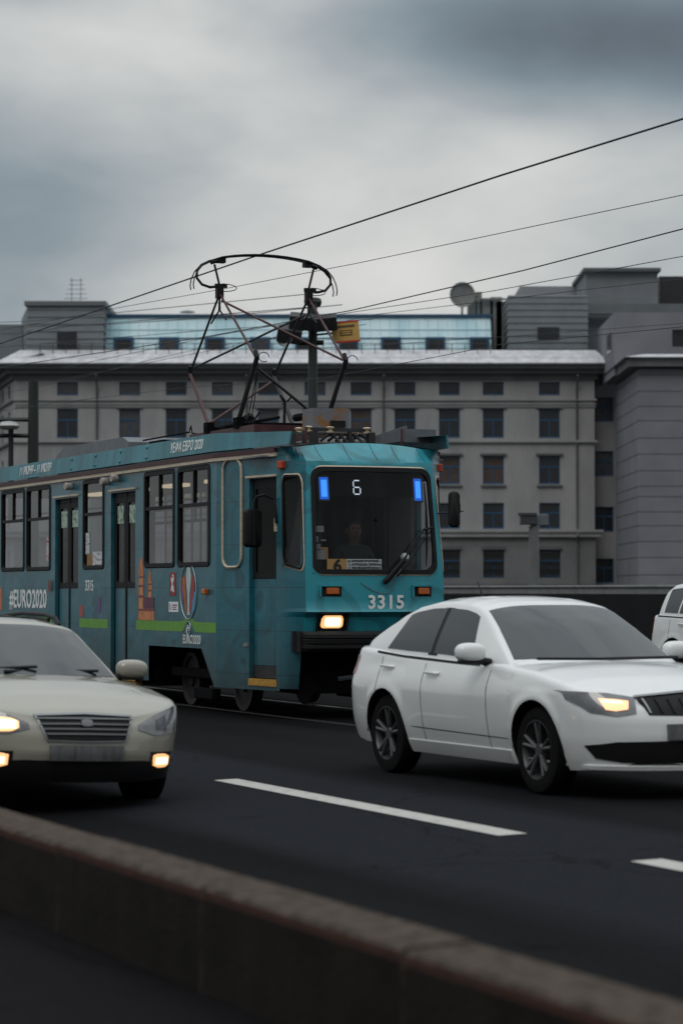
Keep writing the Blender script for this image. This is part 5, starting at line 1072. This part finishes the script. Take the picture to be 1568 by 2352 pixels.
# ---- beige estate
EST=dict(L=4.79,W=1.77,uf=.66,nf=2.3,ur=.45,nr=2.9,R=.385,wr=.335,axles=(.95,3.62),
 zs=[(0,.66),(.15,.71),(.5,.79),(1.0,.86),(1.5,.90),(2.2,.915),(3.2,.95),(4.3,1.0),(4.79,.99)],
 zc=[(0,.66),(.12,.73),(.4,.82),(.9,.905),(1.4,.95),(2,.96),(4.3,1.0),(4.79,.99)],
 zb=[(0,.34),(.2,.25),(.5,.23),(1.4,.23),(3.0,.24),(4.2,.28),(4.79,.36)],
 fo=[(.2,.08),(.3,.03),(.42,0),(.54,.015),(.62,.05),(.70,.12),(.76,.18)],ro=[(.2,.05),(.45,0),(.7,.03),(1.0,.08)],
 roof=[(1.20,.90),(1.45,1.02),(1.8,1.175),(2.1,1.295),(2.25,1.335),(2.5,1.36),(3.0,1.375),(3.6,1.365),(4.15,1.335),(4.35,1.28),(4.6,1.04),(4.66,.97)],
 wfl=1.3,wrl=.8,bf=.34,br=.10,crn=.06,tum=.42,ws=(1.27,2.14),rw=(4.37,4.58),
 sw=[(1.92,2.80,.10,.90,.25,0),(2.86,3.66,.10,.90,0,0),(3.72,4.30,.12,.88,0,-.1)],doors=(1.66,2.83,3.69),handles=(2.66,3.52),sill=2,mir=(1.80,.985),spokes=7)
ec=place(5.41,-17.65,4.79,R(1.5),-R(1.9),zroad(5.41)); ec.name='estate_car'; tag(ec,'pale beige estate car with lit fog lamps and roof rails, at the left edge','car')
k=make_car(ec,EST,M_CB)
for sg in (-1,1):
    s=sg
    f=k['fpatch']('headlight',M_LENS,[(s*.41,.625),(s*.56,.69),(s*.78,.755),(s*.83,.75)],[(s*.40,.585),(s*.55,.545),(s*.76,.56),(s*.825,.62)],18,6)
    if sg<0: k['fpatch']('headlight_glow',M_GLOW,[(-.47,.632),(-.52,.655),(-.60,.66),(-.64,.64)],[(-.47,.59),(-.52,.565),(-.60,.56),(-.64,.58)],10,4,.012,.01,f); k['fpatch']('headlight_core',M_GLOWC,[(-.49,.632),(-.61,.64)],[(-.49,.585),(-.61,.58)],8,3,.018,.01,f)
    else: k['fpatch']('reflector',mat('reflector',(.10,.10,.115),.15,.6,var=.5,vs=12),[(.56,.65),(.66,.69)],[(.56,.585),(.66,.58)],8,3,.010,.01,f)
    fg=k['fpatch']('fog_lamp',M_CP,[(s*.51,.43),(s*.74,.43)],[(s*.51,.27),(s*.72,.27)],8,4,.004)
    k['fpatch']('fog_glow',M_GLOW,[(s*.535,.405),(s*.58,.415),(s*.65,.415),(s*.69,.40)],[(s*.535,.335),(s*.58,.32),(s*.65,.32),(s*.69,.335)],10,4,.016,.01,fg); k['fpatch']('fog_core',M_GLOWC,[(s*.555,.39),(s*.67,.39)],[(s*.555,.345),(s*.67,.345)],8,3,.022,.01,fg)
g=k['fpatch']('grille',M_CP,[(-.35,.665),(0,.68),(.35,.665)],[(-.28,.515),(0,.51),(.28,.515)],20,5,.010)
M_GB=mat('grille_bar',(.12,.12,.125),.3,.7)
for q in range(4): z=.545+.034*q; e_=.29+.02*q; k['fpatch']('grille_bar',M_GB,[(-e_,z+.008),(0,z+.010),(e_,z+.008)],[(-e_,z-.002),(0,z),(e_,z-.002)],16,1,.022,.01,g)
k['fpatch']('grille_trim',M_CHR,[(-.36,.682),(0,.697),(.36,.682)],[(-.36,.668),(0,.683),(.36,.668)],20,1,.018)
for s in (-1,1): k['fpatch']('grille_trim',M_CHR,[(s*.35,.68),(s*.366,.68)],[(s*.28,.51),(s*.295,.51)],2,6,.016)
k['fpatch']('grille_trim',M_CHR,[(-.29,.512),(0,.506),(.29,.512)],[(-.29,.502),(0,.496),(.29,.502)],20,1,.016)
k['fpatch']('badge',M_GB,[(-.04,.635),(0,.642),(.04,.635)],[(-.04,.605),(0,.598),(.04,.605)],6,3,.03,.01,g)
k['fpatch']('number_plate',M_PLATE,[(-.27,.475),(.27,.475)],[(-.27,.375),(.27,.375)],10,3,.03,.025)
k['fpatch']('lower_bumper',M_CP,[(-.86,.33),(-.55,.36),(-.45,.37),(.45,.37),(.55,.36),(.86,.33)],[(-.84,.245),(-.4,.22),(0,.215),(.4,.22),(.84,.245)],32,4,.008)
for sg in (-1,1):
    mb=MB(); k['patch'](mb,lambda a,b:k['gtop'](2.55+1.5*a,sg*(.80+.04*b)),20,1,.03,.02); mb.tube([k['gtop'](u,sg*.86)+Vector((0,0,h)) for u,h in ((2.35,.0),(2.45,.045),(2.7,.06),(3.3,.065),(3.9,.06),(4.15,.04),(4.22,0))],.018,7); mb.build('roof_rail',M_CP,ec,smooth=True)
    mb=MB(); k['patch'](mb,lambda a,b:k['sidep'](4.45+.3*a,.75+.2*b,sg),6,4,.005); mb.build('tail_light',M_REDL,ec,smooth=True)
mb=MB(); k['patch'](mb,lambda a,b:k['gtop'](2.62+.75*a,-.62+1.24*b),10,10,.006); mb.build('sunroof',M_CG,ec,smooth=True)
mb=MB(); mb.tube([k['gtop'](1.28,-.3)+Vector((0,0,.02)),k['gtop'](1.30,.75)+Vector((0,0,.03))],.012,5); mb.tube([k['gtop'](1.28,-.75)+Vector((0,0,.02)),k['gtop'](1.34,.05)+Vector((0,0,.03))],.012,5); mb.build('windscreen_wiper',M_CP,ec)
# ---- far white SUV, seen over the sedan bonnet
SUV=dict(SED); SUV.update(L=4.5,W=1.85,R=.42,wr=.37,zs=[(0,.9),(.3,.98),(1,1.05),(4.0,1.14),(4.5,1.12)],zc=[(0,.9),(.3,1.0),(1.2,1.1),(4.0,1.15),(4.5,1.12)],
 g=[(.15,.92),(.5,1),(.9,.985),(1.1,.95)],roof=[(1.2,1.06),(1.5,1.25),(1.9,1.50),(2.1,1.60),(2.5,1.67),(3.2,1.69),(3.9,1.64),(4.1,1.54),(4.35,1.2),(4.42,1.1)],ws=(1.27,2.0),rw=(4.12,4.36),
 sw=[(1.85,2.68,.1,.9,.22,0),(2.74,3.4,.1,.9,0,0),(3.46,3.95,.1,.88,0,0)],mir=(1.72,1.2),handles=(2.5,3.2),sill=2)
vc=place(24.6,-50,4.5,0,0); vc.name='suv_car'; vc.rotation_euler=(0,0,math.atan2(AX.y,AX.x)); p=far(1466,1358,41)+AX*2.25+BX*.92; vc.location=(p.x,p.y,0)
tag(vc,'white tall car in the far lanes, at the right edge behind the white sedan','car')
k=make_car(vc,SUV,M_CW)
for sg in (-1,1):
    k['fpatch']('headlight',M_LENS,[(sg*.5,.88),(sg*.86,.9)],[(sg*.5,.76),(sg*.85,.80)],10,3)
    mb=MB(); k['patch'](mb,lambda a,b:k['sidep'](4.15+.3*a,.85+.22*b,sg),6,4,.005); mb.build('tail_light',M_REDL,vc,smooth=True)
k['fpatch']('grille',M_CP,[(-.42,.86),(.42,.86)],[(-.38,.70),(.38,.70)],12,3)
# ================================================================== POLES, SIGNS, WIRES
M_POLE=mat('green_pole',(.009,.016,.014),.6,var=.3,vs=2)
def pole(label,x,y,D_,htop,r=.10):
    p=far(x,1358,D_); root=empty('catenary_pole',(p.x,p.y,0)); tag(root,label,'pole',group='dark poles carrying the tram wires')
    mb=MB(); mb.tube([(0,0,-.1),(0,0,.9),(0,0,.95),(0,0,htop)],[r*1.35,r*1.35,r,r*.8],16); mb.build('shaft',M_POLE,root,smooth=True)
    return root
p1=pole('dark green pole behind the pantograph, carrying floodlights and an amber sign',718,0,47.7,6.85)
mb=MB(); mb.tube([(-.6,0,6.35),(.75,0,6.42)],.04,6); mb.tube([(-.1,-.1,6.8),(.1,.1,6.8)],.09,8); mb.tube([(-.25,0,6.05),(.2,0,6.05)],.05,6); mb.build('cross_arm',M_POLE,p1)
for (x0,z0,t) in ((-.42,6.18,.15),(.22,6.40,-.1),(-.2,6.42,.1)):
    mb=MB(); mb.box(-.22,.22,-.16,.12,-.13,.13,Matrix.Translation((x0,-.25,z0))@Matrix.Rotation(t,4,'Y')@Matrix.Rotation(.4,4,'X')); mb.build('floodlight',M_DARK,p1,bevel=.02)
mb=MB(); mb.lathe([(0,.0),(.05,.0),(.10,.12),(.17,.2),(.16,.21),(0,.15)],16,Matrix.Translation((-.42,-.15,6.12))@Matrix.Rotation(PI/2,4,'X')@Matrix.Rotation(-.5,4,'Y')); mb.box(-.42-.2,-.42+.02,-.3,-.2,6.08,6.2); mb.build('loudspeaker',mat('pale_metal',(.38,.38,.37),.5,var=.3,vs=8),p1,smooth=True)
sg_=empty('amber_sign',(p1.location.x+.60,p1.location.y-.1,6.24),0); sg_.rotation_euler=(0,-.09,0); tag(sg_,'amber sign with red borders hanging on the pole behind the pantograph','sign')
mb=MB(); mb.box(-.25,.25,-.02,.02,-.165,.165); mb.build('panel',mat('amber_panel',(.52,.31,.08),.5,var=.12,vs=4),sg_)
mb=MB(); mb.box(-.25,.25,-.024,.024,.166,.195); mb.box(-.25,.25,-.024,.024,-.195,-.166); mb.build('border',mat('sign_red',(.45,.03,.02),.5),sg_)
K2=mat('sign_print',(.10,.06,.02),.6)
mb=MB(); mb.box(-.10,.12,-.026,-.0205,-.07,.03); mb.box(-.17,.17,-.026,-.0205,.08,.12); mb.build('print',K2,sg_)
mb=MB(); mb.box(-.08,.10,-.03,-.0265,-.05,-.03); mb.box(-.08,.10,-.03,-.0265,-.01,.01); mb.build('print_gap',MATS['amber_panel'],sg_)
mb=MB(); mb.tube([(-.62,.08,.0),(-.2,.03,.0)],.02,6); mb.build('bracket',M_POLE,sg_)
p2=pole('dark green pole at the left edge with short cross arms and a lamp',75,0,64.6,6.7,.16)
mb=MB()
for z in (5.75,5.35): mb.tube([(-1.3,0,z),(.1,0,z)],.06,6)
mb.tube([(-.55,0,5.75),(-.55,0,3.2)],.07,6); mb.build('cross_arm',M_POLE,p2)
mb=MB(); mb.lathe([(0,.12),(.18,.10),(.28,.0),(.2,-.08),(0,-.1)],16,Matrix.Translation((-.58,-.2,5.58))); mb.build('lamp',MATS['pale_metal'],p2,smooth=True)
p=far(1226,1358,80); cp=empty('camera_post',(p.x,p.y,0)); tag(cp,'thin grey post with a boxy camera on top, before the facade at right','post')
mb=MB(); mb.tube([(0,0,-.1),(0,0,1.5),(0,0,3.5)],[.17,.17,.15],12); mb.tube([(-.1,0,3.5),(.1,0,3.5)],.05,6); mb.build('shaft',mat('grey_post',(.12,.125,.125),.6,var=.2),cp,smooth=True)
mb=MB(); mb.box(-.42,.05,-.25,.25,3.54,3.86); mb.box(-.5,.08,-.28,-.25,3.80,3.9); mb.build('camera_box',mat('post_box',(.035,.035,.037),.6,var=.3),cp,bevel=.02)
mb=MB(); mb.box(.06,.44,-.1,.2,3.52,3.86); mb.build('grey_box',M_GREYP,cp,bevel=.02)
# wires
M_WIRE=mat('wire',(.02,.022,.026),.5,.4)
def wire(label,pts,r,nm='overhead_wire'):
    P=[Vector(p) for p in pts]; out=[]
    for a,b in zip(P,P[1:]):
        for k in range(8): out.append(a+(b-a)*k/8)
    out.append(P[-1]); mb=MB(); mb.tube(out,r,6); o=mb.build(nm,M_WIRE,None,smooth=True); return tag(o,label,'wire',group='overhead tram and trolleybus wires')
wire('thick contact wire touching the pantograph bow, steepest of the overhead wires',[W(-150,12.2,5.75),W(-60,12.2,5.78),W(-31.6,12.2,5.90),at(1150,402,12.2),at(1568,272,12.2),at(1568,272,12.2)+(at(1568,272,12.2)-at(1150,402,12.2))*1.0],.0105)
def ext(a,b,f=.6): return b+(b-a)*f
def imgwire(lab,ptsB,r):
    P=[at(x,y,B) for x,y,B in ptsB]; P=[ext(P[1],P[0],.5)]+P+[ext(P[-2],P[-1],.5)]; return wire(lab,P,r)
imgwire('thin wire running just below the thick contact wire, through the pantograph head',[(-60,770,13.0),(240,712,13.0),(530,660,13.0),(820,604,13.0),(1568,447,13.0)],.0045)
imgwire('dark contact wire over the second track, third from the top at the right edge',[(0,844,15.7),(456,776,15.7),(804,713,15.7),(1200,621,15.7),(1568,525,15.7)],.0085)
imgwire('thin wire fourth from the top at the right edge, in front of the attic blocks',[(250,822,18),(500,770,18),(800,718,18),(1130,668,18),(1568,588,18)],.006)
imgwire('thin wire fifth from the top at the right edge, crossing the attic blocks',[(200,860,21),(560,790,21),(860,722,21),(1340,665,21),(1568,640,21)],.006)
imgwire('thin slack wire crossing the facade behind the pantograph arms',[(0,945,16),(97,929,16),(425,890,16),(746,868,16),(1149,791,16),(1568,750,16)],.005)
imgwire('upper of two level wires crossing the blue roof',[(-40,754,24),(256,744,24),(461,731,24),(667,711,24)],.011)
imgwire('lower of two level wires crossing the blue roof',[(-40,800,24),(240,777,24),(480,758,24),(718,742,24)],.009)
imgwire('wire running down left across the tin eaves from the blue roof',[(0,905,30),(180,868,30),(330,830,30),(460,800,30),(700,765,30)],.010)
imgwire('short wire from the pole behind the pantograph to the right over the eaves',[(718,800,26),(900,790,26),(1200,770,26),(1568,742,26)],.006)
for y,l in ((735,'topmost'),(762,'lowest')):
    imgwire('%s of the wires bunched at the left edge'%l,[(-60,y+6,20),(60,y+3,20),(150,y-6 if y<750 else y-12,20),(500,y-40,20)],.009)
